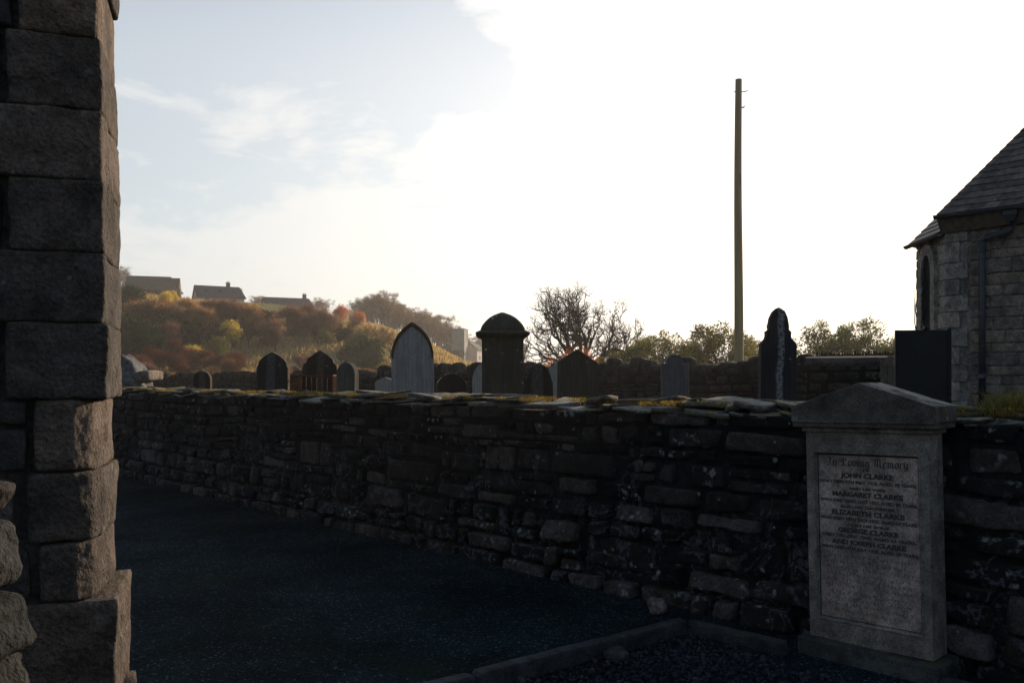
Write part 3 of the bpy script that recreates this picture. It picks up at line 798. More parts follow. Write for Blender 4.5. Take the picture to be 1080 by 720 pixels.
# loose rocks
def rock(name, label, c, size, mat, seed, flat=.7):
    rr = random.Random(seed); mb = MB()
    fn = lambda P: P*np.array([size[0], size[1], size[2]])/2
    stone(mb, fn, 1, (12, 10, 9), rr, k=2.6, amp=size[0]*.14, tint=rr.random(), back=True, nscale=5/size[0]*.25)
    o = part(name, mb.mesh(name), mat, None, True); o.location = c; tag(o, label, 'rock'); return o
rk = at(692, 641, 5.85); rock('loose_rock', 'pale rounded rock lying at the wall foot by the kerb corner', (rk.x, rk.y-.05, .055), (.15, .12, .13), M['rock'], 4)
rk = at(647, 690, 4.9); rock('loose_rock', 'flat dark stone sunk in the gravel inside the kerb', (rk.x+.02, 1.57*900/291, .03), (.17, .13, .07), M['kerb'], 6)

# ------------------------------------------------------------------ gravestones beyond the wall
def outline(kind, w_, h, sh):
    x = w_/2; pts = []
    if kind == 'gothic':
        pts = [(-x, 0), (x, 0), (x, sh)]
        H_ = h-sh; Ra = (H_*H_+x*x)/(2*x)
        for i in range(1, 13):
            zz_ = H_*math.sin(i/12*math.pi/2); pts.append((max(0, x-Ra+math.sqrt(max(0, Ra*Ra-zz_*zz_))) if i < 12 else 0, sh+zz_))
        pts += [(-p, q_) for p, q_ in pts[-2:2:-1]]+[(-x, sh)]
    elif kind == 'round':
        pts = [(-x, 0), (x, 0), (x, sh)]+[(x*math.cos(i/16*math.pi), sh+(h-sh)*math.sin(i/16*math.pi)) for i in range(1, 16)]+[(-x, sh)]
    elif kind == 'gable':
        pts = [(-x, 0), (x, 0), (x, sh), (0, h), (-x, sh)]
    elif kind == 'ogee':     # shoulders, then a rounded top coming to a small point
        pts = [(-x, 0), (x, 0), (x, sh), (x*.93, sh+(h-sh)*.12), (x*.88, sh+(h-sh)*.30), (x*.74, sh+(h-sh)*.52), (x*.5, sh+(h-sh)*.74), (x*.22, sh+(h-sh)*.9), (0, h)]
        pts += [(-p, q_) for p, q_ in pts[-2:1:-1]]
    elif kind == 'shoulder':  # stepped shoulders below a lancet head
        b0 = sh
        pts = [(-x, 0), (x, 0), (x, b0), (x*.90, b0+(h-b0)*.06), (x*.74, b0+(h-b0)*.14), (x*.70, b0+(h-b0)*.22), (x*.70, b0+(h-b0)*.34), (x*.56, b0+(h-b0)*.38), (x*.56, b0+(h-b0)*.50), (x*.48, b0+(h-b0)*.72), (x*.32, b0+(h-b0)*.88), (x*.14, b0+(h-b0)*.97), (0, h)]
        pts += [(-p, q_) for p, q_ in pts[-2:1:-1]]
    elif kind == 'notch':
        pts = [(-x, 0), (x, 0), (x, sh), (x*.62, sh), (x*.58, sh+(h-sh)*.55), (x*.25, h), (-x*.25, h), (-x*.58, sh+(h-sh)*.55), (-x*.62, sh), (-x, sh)]
    elif kind == 'clover':   # shallow steps up to a peak
        pts = [(-x, 0), (x, 0), (x, sh), (x*.94, sh+(h-sh)*.22), (x*.80, sh+(h-sh)*.28), (x*.74, sh+(h-sh)*.5), (x*.40, sh+(h-sh)*.74), (0, h)]
        pts += [(-p, q_) for p, q_ in pts[-2:1:-1]]
    return pts
def gravestone(label, kind, pxa, pxb, ytop, ysh, Y, mat, thick=.10, rz=0, lean=0, raised=False, panel=True):
    a = at(pxa, ytop, Y); b_ = at(pxb, ytop, Y); sh = at(pxa, ysh, Y).z; cx_ = (a.x+b_.x)/2; g0 = gz(cx_, Y)-.05
    w_ = b_.x-a.x-abs(math.sin(rz))*thick
    w_ /= max(.5, math.cos(rz))
    o = thing('gravestone', label, 'gravestone', (cx_, Y, g0), rz)
    pts = outline(kind, w_, a.z-g0, sh-g0)
    mb = MB(); mb.prism(pts, 0, thick); me = bevel_mesh(mb.mesh('slab'), min(.012, w_*.02), 2, 35)
    rr_ = random.Random(label+'c')
    bm = bmesh.new(); bm.from_mesh(me); bmesh.ops.triangulate(bm, faces=[f for f in bm.faces if len(f.verts) > 4])
    for _ in range(1): bmesh.ops.subdivide_edges(bm, edges=[e for e in bm.edges if e.calc_length() > .09], cuts=1, use_grid_fill=False)
    for v in bm.verts:
        if v.co.z > .4: v.co.x += rr_.gauss(0, .0022); v.co.z += rr_.gauss(0, .0026)
    bm.to_mesh(me); bm.free()
    s = part('slab', me, mat, o); lean = lean or random.Random(label).uniform(-1.6, 1.6); s.rotation_euler = (R(random.Random(label+'b').uniform(-2, 2)), R(lean), 0)
    mb = MB(); bevbox(mb, -w_/2-.06, w_/2+.06, -.07, thick+.07, 0, .16, .01)
    part('base', mb.mesh('base'), mat, o)
    if raised:   # moulded hood over the edge of the slab
        n_ = len(pts); inner = [(x*.9, (z-.3)*.955+.3 if z > .1 else z) for x, z in pts]
        mb = MB()
        for i in range(2, n_):
            j = (i+1) % n_
            if i == n_-1: continue
            mb.prism([pts[i], pts[j], inner[j], inner[i]], -.014, 0.002)
        mo = part('hood_moulding', mb.mesh('hood'), gMoss, o); mo.rotation_euler = s.rotation_euler; mo.scale = (1.01, 1, 1.004)
    return o
G = gravestone
gMoss = grave_mat('mossy_moulding', (.15, .095, .045), (.15, .09, .04), lich=.1, dark=.6, moss=.3)
gA = grave_mat('slab_grey', (.44, .43, .41), (.20, .11, .045), streak=(.40, .40, .38), sx=.0, sw=.05, sk=.5, lich=.1, dark=.55)
gB = grave_mat('slab_black_white_streak', (.045, .045, .048), (.07, .045, .035), streak=(.34, .35, .35), sk=.8, sx=.02, sw=.048, lich=.3, dark=.5)
gC = grave_mat('slab_dark', (.055, .055, .05), (.06, .045, .03), streak=(.30, .32, .33), sx=-.02, sw=.10, sk=.28, lich=.5)
gD = grave_mat('slab_dark_brown', (.06, .052, .04), (.07, .05, .03), lich=.5, streak=(.22, .2, .16), sx=.02, sw=.09, sk=.4)
gE = grave_mat('slab_olive', (.11, .10, .075), (.14, .10, .05), lich=.2, dark=.45, moss=.4)
gF = grave_mat('slab_pale', (.42, .43, .40), (.4, .38, .33), lich=.2, dark=.6)
gG = grave_mat('slab_blue', (.13, .14, .155), (.12, .11, .1), lich=.2, dark=.6)
gH = grave_mat('slab_mossy', (.10, .09, .072), (.10, .07, .03), lich=.9, dark=.5, moss=.5)
gK = plain('polished_black_granite', (.008, .008, .009), .25, vary=.2, bd=.0005, spec=.5)
G('large pale grey pointed-arch gravestone with brown mossy edge, left of the domed monument', 'gothic', 414, 459, 340, 376, 11.5, gA, .12, R(5), 0, raised=True)
G('dark gravestone with rounded point and pale vertical streak, leftmost of the upright slabs', 'ogee', 270, 304, 371, 388, 14, gC, .12, R(-4), 0)
G('black gravestone with stepped shoulders rising to a peak behind the rusty railing', 'clover', 318, 354.5, 369, 388, 15, gD, .14, R(3), 0)
G('narrow rounded gravestone with grey face right of the rusty railing', 'round', 352, 375, 382, 396, 13.5, grave_mat('slab_grey_narrow', (.16, .155, .14), (.03, .03, .03), lich=.2), .16, R(-14), 0)
G('tiny dark round-topped gravestone low against the red shrubs', 'round', 203, 221, 391, 400, 17, gD, .12, 0, 0)
G('small pale low gravestone left of the large grey pointed arch', 'clover', 395, 417, 397.5, 404, 16, gF, .12, 0, 0)
G('low polished black gravestone with wide round top beside the large grey arch', 'round', 458.5, 492, 393.5, 410, 12.5, gK, .14, R(6), 0)
G('pale round-topped gravestone half hidden by the domed monument', 'round', 499, 522, 384, 402, 14, gF, .1, 0, 0)
G('small dark pointed gravestone right beside the domed monument', 'ogee', 556, 585, 382, 404, 11, gC, .1, R(-3), 0)
G('pale gravestone peeping out behind the gabled olive one', 'gable', 578, 600, 377, 388, 13, gF, .1, 0, 0)
G('broad gabled olive-grey gravestone right of the domed monument', 'gable', 587, 630, 368, 382, 11.5, gE, .16, R(-4), 0)
G('small blue-grey gravestone with notched shoulders before the far wall', 'notch', 699, 728.5, 374, 383, 13, gG, .1, R(2), 0)
G('tall black lancet gravestone with white lichen streak right of the wooden pole', 'shoulder', 801, 838.5, 323.5, 362, 9.5, gB, .13, R(-4), 0)

# domed square monument
def loft(mb, rings, cham=.12, tint=.5):
    n = 8; V = []; Fc = []
    for hw_, z in rings:
        c_ = hw_*cham
        V += [(hw_, -hw_+c_, z), (hw_, hw_-c_, z), (hw_-c_, hw_, z), (-hw_+c_, hw_, z), (-hw_, hw_-c_, z), (-hw_, -hw_+c_, z), (-hw_+c_, -hw_, z), (hw_-c_, -hw_, z)]
    for i in range(len(rings)-1):
        for k in range(n): Fc.append((i*n+k, i*n+(k+1) % n, (i+1)*n+(k+1) % n, (i+1)*n+k))
    mb.add(V, Fc, tint)
    mb.F.append([[mb.n-n+k for k in range(n)], [mb.n-len(V)+k for k in range(n)][::-1]]); mb.mi.append(np.zeros(2))
Ym = 10.; c_ = at(529.5, 400, Ym); g0 = gz(c_.x, Ym)-.03
mon = thing('grave_monument', 'square stone pillar monument with overhanging cornice and pointed dome cap, lichen spotted', 'monument', (c_.x, Ym+.25, g0), R(2))
zz = lambda y: at(0, y, Ym).z-g0
mb = MB(); loft(mb, [(.34, 0), (.34, .2), (.30, .25), (.27, .27)], .05); part('base', mb.mesh('base'), gH, mon)
mb = MB(); loft(mb, [(.245, .27), (.245, zz(360)), (.25, zz(357))], .08); part('shaft', mb.mesh('shaft'), gH, mon)
mb = MB(); loft(mb, [(.25, zz(357)), (.262, zz(355.5)), (.30, zz(354)), (.318, zz(352.5)), (.318, zz(350.5)), (.27, zz(348.5))], .05); part('cornice', mb.mesh('cornice'), gH, mon)
mb = MB(); loft(mb, [(.262, zz(348.5)), (.258, zz(346)), (.238, zz(342.5)), (.205, zz(338.5)), (.16, zz(334.5)), (.10, zz(331)), (.018, zz(327.8))], .10); part('dome_cap', mb.mesh('dome_cap'), gH, mon)

# weathered low tomb at far left
Yt = 16; c_ = at(147, 390, Yt); g0 = gz(c_.x, Yt)
tomb = thing('box_tomb', 'weathered lumpy pale stone tomb leaning at the far left by the quoins', 'tomb', (c_.x, Yt, g0))
rr = random.Random(4); mb = MB()
stone(mb, lambda P: np.stack([P[:, 0]*(.25-.09*P[:, 2])-.04-.10*P[:, 2], P[:, 1]*.3, (P[:, 2]+1)/2*(at(0, 378, Yt).z-g0-.12*P[:, 0])], 1), 1, (14, 10, 20), rr, k=9, amp=.06, tint=.7, back=True, nscale=3)
part('body', mb.mesh('body'), stone_mat('tomb_stone', (.10, .11, .11), (.16, .165, .16), (.2, .19, .17), lichen=.8, grain=40), tomb, True)
mb = MB(); stone(mb, lambda P: np.stack([P[:, 0]*.17+.15, P[:, 1]*.36, P[:, 2]*.09+(at(0, 397, Yt).z-g0)+.03*P[:, 0]], 1), 1, (12, 8, 5), rr, k=12, amp=.035, tint=.9, back=True, nscale=4)
part('broken_lid', mb.mesh('lid'), M['rock'], tomb, True)

# rusty railing round a grave
M['rust'] = plain('rusted_iron', (.13, .05, .022), .9, vary=.6, scale=40)
M['iron'] = plain('black_iron', (.012, .012, .012), .5, vary=.3, scale=40)
Yr = 14.3; a = at(306, 394, Yr); b_ = at(350.5, 396, Yr); g0 = gz(a.x, Yr)
rail = thing('iron_railing', 'low rusty iron railing enclosing a grave in front of the peaked black gravestone', 'railing', (a.x, Yr, g0))
Lr = b_.x-a.x; hr_ = a.z-g0
for (xo, yo, dx_, dy_, L) in ((0, 0, 1, 0, Lr), (0, .9, 1, 0, Lr), (0, 0, 0, 1, .9), (Lr, 0, 0, 1, .9)):
    mb = MB(); n_ = int(L/.085)
    for i in range(n_+1):
        s = L*i/n_; mb.tube([(xo+dx_*s, yo+dy_*s, 0), (xo+dx_*s, yo+dy_*s, hr_-.04)], [.009, .009], 5)
    for z in (hr_-.03, .25):
        mb.tube([(xo, yo, z), (xo+dx_*L, yo+dy_*L, z-.02*dx_)], [.016, .016], 5)
    part('rail_side', mb.mesh('rail_side'), M['rust'], rail)

# black sheet-metal gate panel by the church
Yb = 8.0; bl = at(944.5, 348, Yb); br = at(1001, 346, Yb+.0); g0 = gz(bl.x, Yb)
pan = thing('metal_gate', 'tall blank black sheet-metal gate standing in front of the church corner', 'gate', (bl.x, Yb, g0), R(-10))
Wp = (br.x-bl.x)/math.cos(R(10))-.02; Hp = bl.z-g0
mb = MB(); bevbox(mb, .03, Wp-.03, .012, .022, .06, Hp-.02, .002); part('sheet', mb.mesh('sheet'), plain('black_painted_steel', (.010, .011, .014), .45, vary=.5, scale=5, bd=.004, spec=.4), pan)
mb = MB()
for x0, x1, z0, z1 in ((0, .035, 0, Hp), (Wp-.035, Wp, 0, Hp+.01)):
    mb = MB(); bevbox(mb, x0, x1, 0, .04, z0, z1, .004); part('post', mb.mesh('post'), M['iron'], pan)
for z in (.1, Hp*.6, Hp-.035):
    mb = MB(); bevbox(mb, .036, Wp-.036, .023, .05, z, z+.035, .004); part('cross_rail', mb.mesh('cross_rail'), M['iron'], pan)
mb = MB(); bevbox(mb, Wp*.52, Wp*.58, 0.0, .05, Hp+.001, Hp+.035, .004); part('latch', mb.mesh('latch'), M['iron'], pan)

# ------------------------------------------------------------------ far churchyard wall
def wall_run(parent, pts, seed, htop, thick=.45):
    rng = random.Random(seed); mbm = MB(); mbc = MB(); mbk = MB()
    for (xa, ya), (xb, yb) in zip(pts, pts[1:]):
        d = Vector((xb-xa, yb-ya, 0)); L = d.length; d.normalize(); nn = Vector((d.y, -d.x, 0))
        if nn.y > 0: nn = -nn
        g0 = gz((xa+xb)/2, (ya+yb)/2)
        dr = d if d.cross(nn).z < 0 else -d
        rev = dr is not d and (dr-d).length > .1
        s0, s1 = (-L, 0) if rev else (0, L)
        far_ = ya > 24
        rubble(mbm, (xa, ya, 0), tuple(dr), tuple(nn), s0, s1, g0-.1, htop-.14, (.09, .18) if not far_ else (.15, .3), (.18, .4) if not far_ else (.3, .8), rng, prot=.04, depth=.14, res=(4, 1, 3), amp=.016)
        mbc.box((xa+d.x*L/2-nn.x*thick*.55, ya+d.y*L/2-nn.y*thick*.55, (g0-.2+htop-.16)/2), (L, thick*.9, htop-.16-g0+.2), Matrix.Rotation(math.atan2(d.y, d.x), 4, 'Z'))
        s = 0
        while s < L:    # stones set on edge along the top
            w_ = rng.uniform(.07, .20); hh = rng.uniform(.10, .40); tl = rng.uniform(-.3, .3)
            ctr = Vector((xa, ya, 0))+d*(s+w_/2)-nn*thick*.5
            def fn(P, ctr=ctr, w_=w_, hh=hh, tl=tl):
                a_ = P[:, 0]*w_/2*(1-.25*P[:, 2])+tl*.1*P[:, 2]; b2 = P[:, 1]*thick*.55
                return np.stack([ctr.x+d.x*a_+nn.x*-b2, ctr.y+d.y*a_-nn.y*b2, htop-.17+(P[:, 2]+1)/2*hh], 1)
            stone(mbk, fn, 1, (3, 3, 4), rng, k=3.5, amp=.02, tint=rng.random(), back=True, nscale=6)
            s += w_*.95
    part('masonry', mbm.mesh('m'), M['farwall'], parent, True); part('rubble_core', mbc.mesh('c'), M['core'], parent); part('upright_coping', mbk.mesh('k'), M['farwall'], parent, True)
fw = thing('stone_wall', 'far rubble wall topped with upright jagged stones closing the graveyard', 'wall')
wall_run(fw, [(5.15, 14.8), (1.9, 19.0), (-4.3, 27.5)], 5, 1.83)
wall_run(fw, [(-4.3, 27.5), (-16, 41), (-34, 50)], 6, 1.70)
fw2 = thing('stone_wall', 'short far wall length with smooth rendered pale cap beside the black gate', 'wall')
rng = random.Random(2); mb = MB(); xa, ya, xb, yb = 4.9, 14.2, 6.05, 13.6
d = Vector((xb-xa, yb-ya, 0)); L = d.length; d.normalize(); nn = Vector((d.y, -d.x, 0)); g0 = .75
if nn.y > 0: nn = -nn
rubble(mb, (xa, ya, 0), tuple(d), tuple(nn), 0, L, g0, 1.80, (.10, .2), (.2, .45), rng, prot=.03, depth=.14, res=(5, 1, 4), amp=.014)
part('masonry', mb.mesh('m'), M['farwall'], fw2, True)
mb = MB(); mb.box((xa+d.x*L/2-nn.x*.25, ya+d.y*L/2-nn.y*.25, 1.27), (L, .42, 1.06), Matrix.Rotation(math.atan2(d.y, d.x), 4, 'Z')); part('rubble_core', mb.mesh('c'), M['core'], fw2)
mb = MB(); pf = [(-.28, 0), (.28, 0), (.28, .06), (.16, .14), (0, .17), (-.16, .14), (-.28, .06)]
mb.prism(pf, -.03, L+.03); me = bevel_mesh(mb.mesh('cap'), .01)
o = part('cap', me, M['kerb'], fw2, loc=(xa-nn.x*.25, ya-nn.y*.25, 1.80)); o.rotation_euler = (0, 0, math.atan2(d.y, d.x)-R(90))

# pickets behind that wall and pale boards beside the gate
M['fence'] = plain('weathered_wood', (.16, .13, .09), .9, vary=.4, scale=8)
M['fence_dark'] = plain('dark_fence_wood', (.05, .045, .035), .9, vary=.4, scale=8)
fn_ = thing('picket_fence', 'thin dark picket fence running behind the pale-capped wall', 'fence', (0, 0, 0))
a = at(862, 371, 17.5); b_ = at(946, 370, 16.0); L = (b_-a).length; n_ = 30; d = (b_-a)/L; g0 = .8
mbp = MB(); mbr = MB()
for i in range(n_+1):
    p = a+(b_-a)*i/n_; hh = p.z-g0+random.Random(i).uniform(-.03, .02)
    mbp.prism([(-.022, 0), (.022, 0), (.022, hh-.05), (0, hh), (-.022, hh-.05)], 0, .018)
    mbp.V[-1] += np.array([p.x, p.y, g0])
for z in (g0+.3, a.z-.18):
    mbr = MB(); mbr.box(((a.x+b_.x)/2, (a.y+b_.y)/2+.035, z), (L, .03, .07), Matrix.Rotation(math.atan2(d.y, d.x), 4, 'Z')); part('rail', mbr.mesh('rail'), M['fence_dark'], fn_)
part('pickets', mbp.mesh('pickets'), M['fence_dark'], fn_)
bf = thing('board_fence', 'narrow run of pale upright boards just left of the black gate', 'fence', (0, 0, 0))
mb = MB(); rng = random.Random(1)
a = at(932, 376, 13.2)
for i in range(5):
    x = a.x+i*.105; hh = a.z-.75+rng.uniform(-.03, .02); mb.box((x, a.y, .75+hh/2), (.092, .02, hh))
part('boards', mb.mesh('boards'), M['fence'], bf)
for z in (1.65, 1.05):
    mb = MB(); mb.box((a.x+.2, a.y+.03, z), (.5, .035, .08)); part('rail', mb.mesh('r'), M['fence'], bf)

# ------------------------------------------------------------------ wooden pole
Yp = 22; pt = at(778.8, 84, Yp); g0 = gz(pt.x, Yp)
pole = thing('utility_pole', 'tall bare wooden pole rising behind the far graveyard wall', 'pole', (pt.x+.0, Yp, g0))
Hh = pt.z-g0
m, t, b, o = newmat('pole_wood'); P = objco(t); x, y, z = t.sep(P)
n_ = t.noise(t.comb(t.math('MULTIPLY', x, 14), t.math('MULTIPLY', y, 14), t.math('MULTIPLY', z, .6)), 1, 6, .6)
t.put(b.inputs['Base Color'], t.mix(t.ramp(n_, .3, .7), (.30, .22, .11), (.46, .36, .19))); b.inputs['Roughness'].default_value = .85; bump(t, b, n_, .7, .01)
mb = MB(); zs = np.linspace(0, Hh, 14)
mb.tube([(.012*math.sin(z*.8), 0, z) for z in zs], [.125-.042*z/Hh for z in zs], 14)
part('shaft', mb.mesh('shaft'), m, pole, True)
mb = MB(); mb.tube([(-.12, 0, Hh-.32), (.2, 0, Hh-.31)], [.012, .012], 6); mb.tube([(.18, 0, Hh-.31), (.26, 0, Hh-.28)], [.014, .008], 6); part('top_bolt', mb.mesh('b'), M['rust'], pole)
mb = MB(); mb.tube([(.05, 0, Hh-.72), (.15, 0, Hh-.72), (.15, 0, Hh-.68)], [.018, .018, .022], 6); part('hook', mb.mesh('b'), M['rust'], pole)
mb = MB(); mb.box((.02, -.09, Hh-2.6), (.012, .02, .3)); part('cable_clip', mb.mesh('c'), M['rust'], pole)

# ------------------------------------------------------------------ church on the right
A = np.array([7.12, 14.0]); uR = np.array([.722, -.692]); inw = np.array([.692, .722])
church = thing('stone_church', 'grey stone church end with slate roof, lancet window and downpipe at the right edge', 'church', (A[0], A[1], 0))
g0 = .7; EV = 4.30
C3 = lambda p, z: (p[0]-A[0], p[1]-A[1], z)
B = A+np.array([.0853, .9964])*1.27
Cc = B+np.array([.80, .60])*1.8
Rr = A+uR*11
rng = random.Random(31)
# main wall face
mb = MB()
nmain = np.array([-.692, -.722, 0]); 
rubble(mb, (0, 0, 0), (uR[0], uR[1], 0), tuple(nmain), .36, 3.6, g0, EV, (.13, .24), (.25, .6), rng, prot=.006, gap=.0005, depth=.12, warp=.0, res=(10, 1, 6), amp=.007, jit=.05, k=24, nscale=9)
nf = np.array([-.9964, .0853, 0]); fd = np.array([.0853, .9964, 0])
part('wall', mb.mesh('wall_stones'), M['church'], church, True)
mb = MB()
rubble(mb, (0, 0, 0), tuple(-fd), tuple(nf), -1.27, -.26, g0, EV-.27, (.13, .24), (.22, .5), rng, prot=.008, gap=.003, depth=.12, warp=.0, res=(10, 1, 6), amp=.006, jit=.05, k=24, nscale=9)
part('wall', mb.mesh('wall_stones'), M['church'], church, True)
mb = MB()
poly = [A-np.array(nf[:2])*.012+inw*.010, Rr+inw*.010, Rr+inw*7, Cc+inw*3.2, Cc+np.array([.1, -.1]), B-np.array(nf[:2])*.012-np.array([0, .03])]
mb.prism([(p[0]-A[0], p[1]-A[1]) for p in poly], g0-.2, EV-.3, axis='z'); 
part('wall_core', mb.mesh('wall_core'), stone_mat('church_mortar', (.22, .19, .16), (.25, .22, .19), (.25, .22, .18), grain=30), church)
mb = MB(); mb.prism([(p[0]-A[0], p[1]-A[1]) for p in [A+inw*.1+uR*.1, Rr+inw*.1, Rr+inw*6.5, A+inw*6.5+uR*.1]], EV-.3, EV-.02, axis='z'); part('wall_head', mb.mesh('wh'), M['church'], church)
# quoins on the corner
mb = MB(); z = g0; i = 0
while z < EV-.02:
    h = min(rng.uniform(.26, .34), EV-z)
    La, Lb = (.34, .22) if i % 2 else (.22, .30)
    for s_ in range(1):
        pts = [np.array([0., 0.]), uR*(La+.0), uR*La+inw*.16, -nf[:2]*.16+fd[:2]*.16, fd[:2]*Lb-nf[:2]*.16, fd[:2]*Lb]
        off = (nmain[:2]+nf[:2])*.012
        mb.prism([tuple(p+off) for p in pts], z+.005, z+h-.005, tint=rng.random(), axis='z')
    z += h; i += 1
part('quoins', bevel_mesh(mb.mesh('quoins'), .010, 2, 30), M['quoin'], church)
# roof
M['slate'] = None
m, t, b, o = newmat('roof_slate'); P = objco(t)
T = tintof(t); n_ = t.noise(P, 12, 5, .6)
c = t.mix(t.ramp(T, .1, .9), (.11, .08, .06), (.21, .155, .115)); v = t.ramp(n_, .3, .7, .6, 1.4)
t.put(b.inputs['Base Color'], t.mix(1, c, t.comb(v, v, v), 'MULTIPLY')); b.inputs['Roughness'].default_value = .6; bump(t, b, n_, .7, .01); M['slate'] = m
apex = np.array([*(A+uR*3.0+inw*3.35), EV+4.5]); ridge_end = np.array([*(Rr+inw*3.35), EV+4.5])
def slates(mb, a, b_, top_a, top_b, seed, row=.15, wid=.22, th_=.012):
    """rows of slates on the quad a,b (eaves) up to top_b,top_a"""
    rg = random.Random(seed); a, b_, ta, tb = map(lambda q: np.array(q, float), (a, b_, top_a, top_b))
    nrm = np.cross(b_-a, (ta+tb)/2-(a+b_)/2); nrm /= np.linalg.norm(nrm)
    if nrm[2] < 0: nrm = -nrm
    H = np.linalg.norm((ta+tb)/2-(a+b_)/2); nrow = int(H/row)
    for r_ in range(nrow):
        v0 = r_/nrow; v1 = min(1, (r_+1.12)/nrow)
        l0 = a+(ta-a)*v0; r0 = b_+(tb-b_)*v0; l1 = a+(ta-a)*v1; r1 = b_+(tb-b_)*v1
        L = np.linalg.norm(r0-l0); n_ = max(1, int(L/wid)); offs = (r_ % 2)*.5
        for i in range(-1, n_+1):
            u0 = np.clip((i+offs)/n_, 0, 1); u1 = np.clip((i+1+offs)/n_, 0, 1)
            if u1-u0 < 1e-3: continue
            g_ = .006/max(L, .1)
            p = [l0+(r0-l0)*(u0+g_), l0+(r0-l0)*(u1-g_), l1+(r1-l1)*(u1-g_), l1+(r1-l1)*(u0+g_)]
            lift = th_*1.3+rg.uniform(0, .004)
            V = [p[0]+nrm*lift, p[1]+nrm*lift, p[2]+nrm*.002, p[3]+nrm*.002, p[0]-nrm*.002, p[1]-nrm*.002]
            mb.add(np.array(V)-np.array([A[0], A[1], 0]), [(0, 1, 2, 3), (4, 5, 1, 0)], rg.random())
over = .16
def e3(p, z): return np.array([p[0], p[1], z])
eA = e3(A-inw*over-uR*.10, EV-.03); eR = e3(Rr-inw*over, EV-.03)
mb = MB(); slates(mb, eA, eR, apex, ridge_end, 3)
fo = nf[:2]*.09
zl = EV-.27
eF0 = e3(A+fo-fd[:2]*.02, zl-.03); eF1 = e3(B+fo+fd[:2]*.10, zl-.03); eF2 = e3(Cc+np.array([-.2, .3]), zl-.03)
apx2 = apex.copy(); 
slates(mb, eF0, eF1, apx2, apx2+np.array([.02, .02, 0]), 4); slates(mb, eF1, eF2, apx2, apx2+np.array([.02, .02, 0]), 5)
part('slates', mb.mesh('slates'), M['slate'], church)
# solid roof under the slates
bm = bmesh.new(); off3 = np.array([A[0], A[1], 0]); dn = np.array([0, 0, -.012])
def V_(p): return bm.verts.new(tuple(np.array(p)-off3))
zB = EV-.3
back_r = e3(Rr+inw*7, EV-.05); back_c = e3(Cc+inw*3.4, EV-.3)
p = [V_(eA+dn), V_(eR+dn), V_(ridge_end+dn), V_(apex+dn)]; f1 = bm.faces.new(p)
p2 = [V_(eF0+dn), V_(apex+dn*1.2), V_(eF1+dn)]; bm.faces.new(p2)
p3 = [V_(eF1+dn), V_(apex+dn*1.2), V_(eF2+dn)]; bm.faces.new(p3)
bm.faces.new([V_(eF2+dn), V_(apex+dn), V_(ridge_end+dn), V_(back_r)])
bm.faces.new([V_(eA+dn*4), V_(eR+dn*4), V_(back_r+dn*4), V_(eF2+dn*2), V_(eF1+dn*2), V_(eF0+dn*2)])
bm.faces.new([V_(eA+dn), V_(eR+dn), V_(eR+dn*4), V_(eA+dn*4)])
bm.faces.new([V_(eA+dn), V_(apex+dn), V_(eF0+dn)])
me = bpy.data.meshes.new('roof'); bm.to_mesh(me); bm.free(); part('roof', me, M['slate'], church)
# gutters
M['lead'] = plain('painted_cast_iron', (.05, .055, .065), .5, vary=.3, scale=10, spec=.5)
mb = MB(); L3 = lambda q: tuple(np.array(q)-off3)
ga = A-inw*(over+.05)-uR*.12; gb_ = Rr-inw*(over+.05)
def gutter(mb, a, b_, z, r=.055):
    d = Vector((b_[0]-a[0], b_[1]-a[1], 0)); L = d.length; 
    pf = [(r*math.cos(t_), r*math.sin(t_)) for t_ in np.linspace(math.pi, 2*math.pi, 8)]+[(r*.8*math.cos(t_), r*.8*math.sin(t_)) for t_ in np.linspace(2*math.pi, math.pi, 8)]
    n0 = len(mb.V); mb.prism(pf, 0, L); V = mb.V[-1]; ang = math.atan2(d.y, d.x)-math.pi/2
    c0, s0 = math.cos(ang), math.sin(ang); mb.V[-1] = np.stack([V[:, 0]*c0-V[:, 1]*s0+a[0]-A[0], V[:, 0]*s0+V[:, 1]*c0+a[1]-A[1], V[:, 2]+z], 1)
gutter(mb, ga, gb_, EV-.05); part('gutter', mb.mesh('gutter'), M['lead'], church)
mb = MB(); gutter(mb, A+nf[:2]*.12-fd[:2]*.02, B+nf[:2]*.12+fd[:2]*.14, zl-.05); part('gutter', mb.mesh('gutter'), M['lead'], church)
# downpipe: offset run, hopper near the eaves
dp = .62; wo = nmain*.10
def onw(s, out, z): 
    p = uR*s; return (p[0]+nmain[0]*out, p[1]+nmain[1]*out, z)
pipe = thing
mb = MB()
z_top = EV-.42
mb.tube([onw(.98, .09, EV-.24), onw(.98, .09, EV-.36), onw(.92, .09, EV-.42), onw(.62, .09, EV-.46), onw(.56, .09, EV-.54), onw(.56, .09, 1.25)], [.05]*6, 10)
for z in (3.6, 2.6, 1.6): mb.tube([onw(.56, .09, z), onw(.56, .09, z+.07)], [.062, .062], 10)
dpp = part('downpipe', mb.mesh('downpipe'), M['lead'], church, True)
mb = MB(); mb.tube([onw(.56, .09, .72), onw(.56, .09, 1.27)], [.075, .075], 10); part('pipe_shoe', mb.mesh('shoe'), M['iron'], church, True)
mb = MB(); hb = Matrix.Rotation(math.atan2(uR[1], uR[0]), 4, 'Z')
c_ = onw(.98, .11, EV-.17); 
n0 = mb.n; loft(mb, [(.055, -.09), (.10, .0), (.105, .10)], .1); V = mb.V[-1] @ np.array(hb.to_3x3()).T; mb.V[-1] = V+np.array(c_)
part('hopper', mb.mesh('hopper'), M['lead'], church)
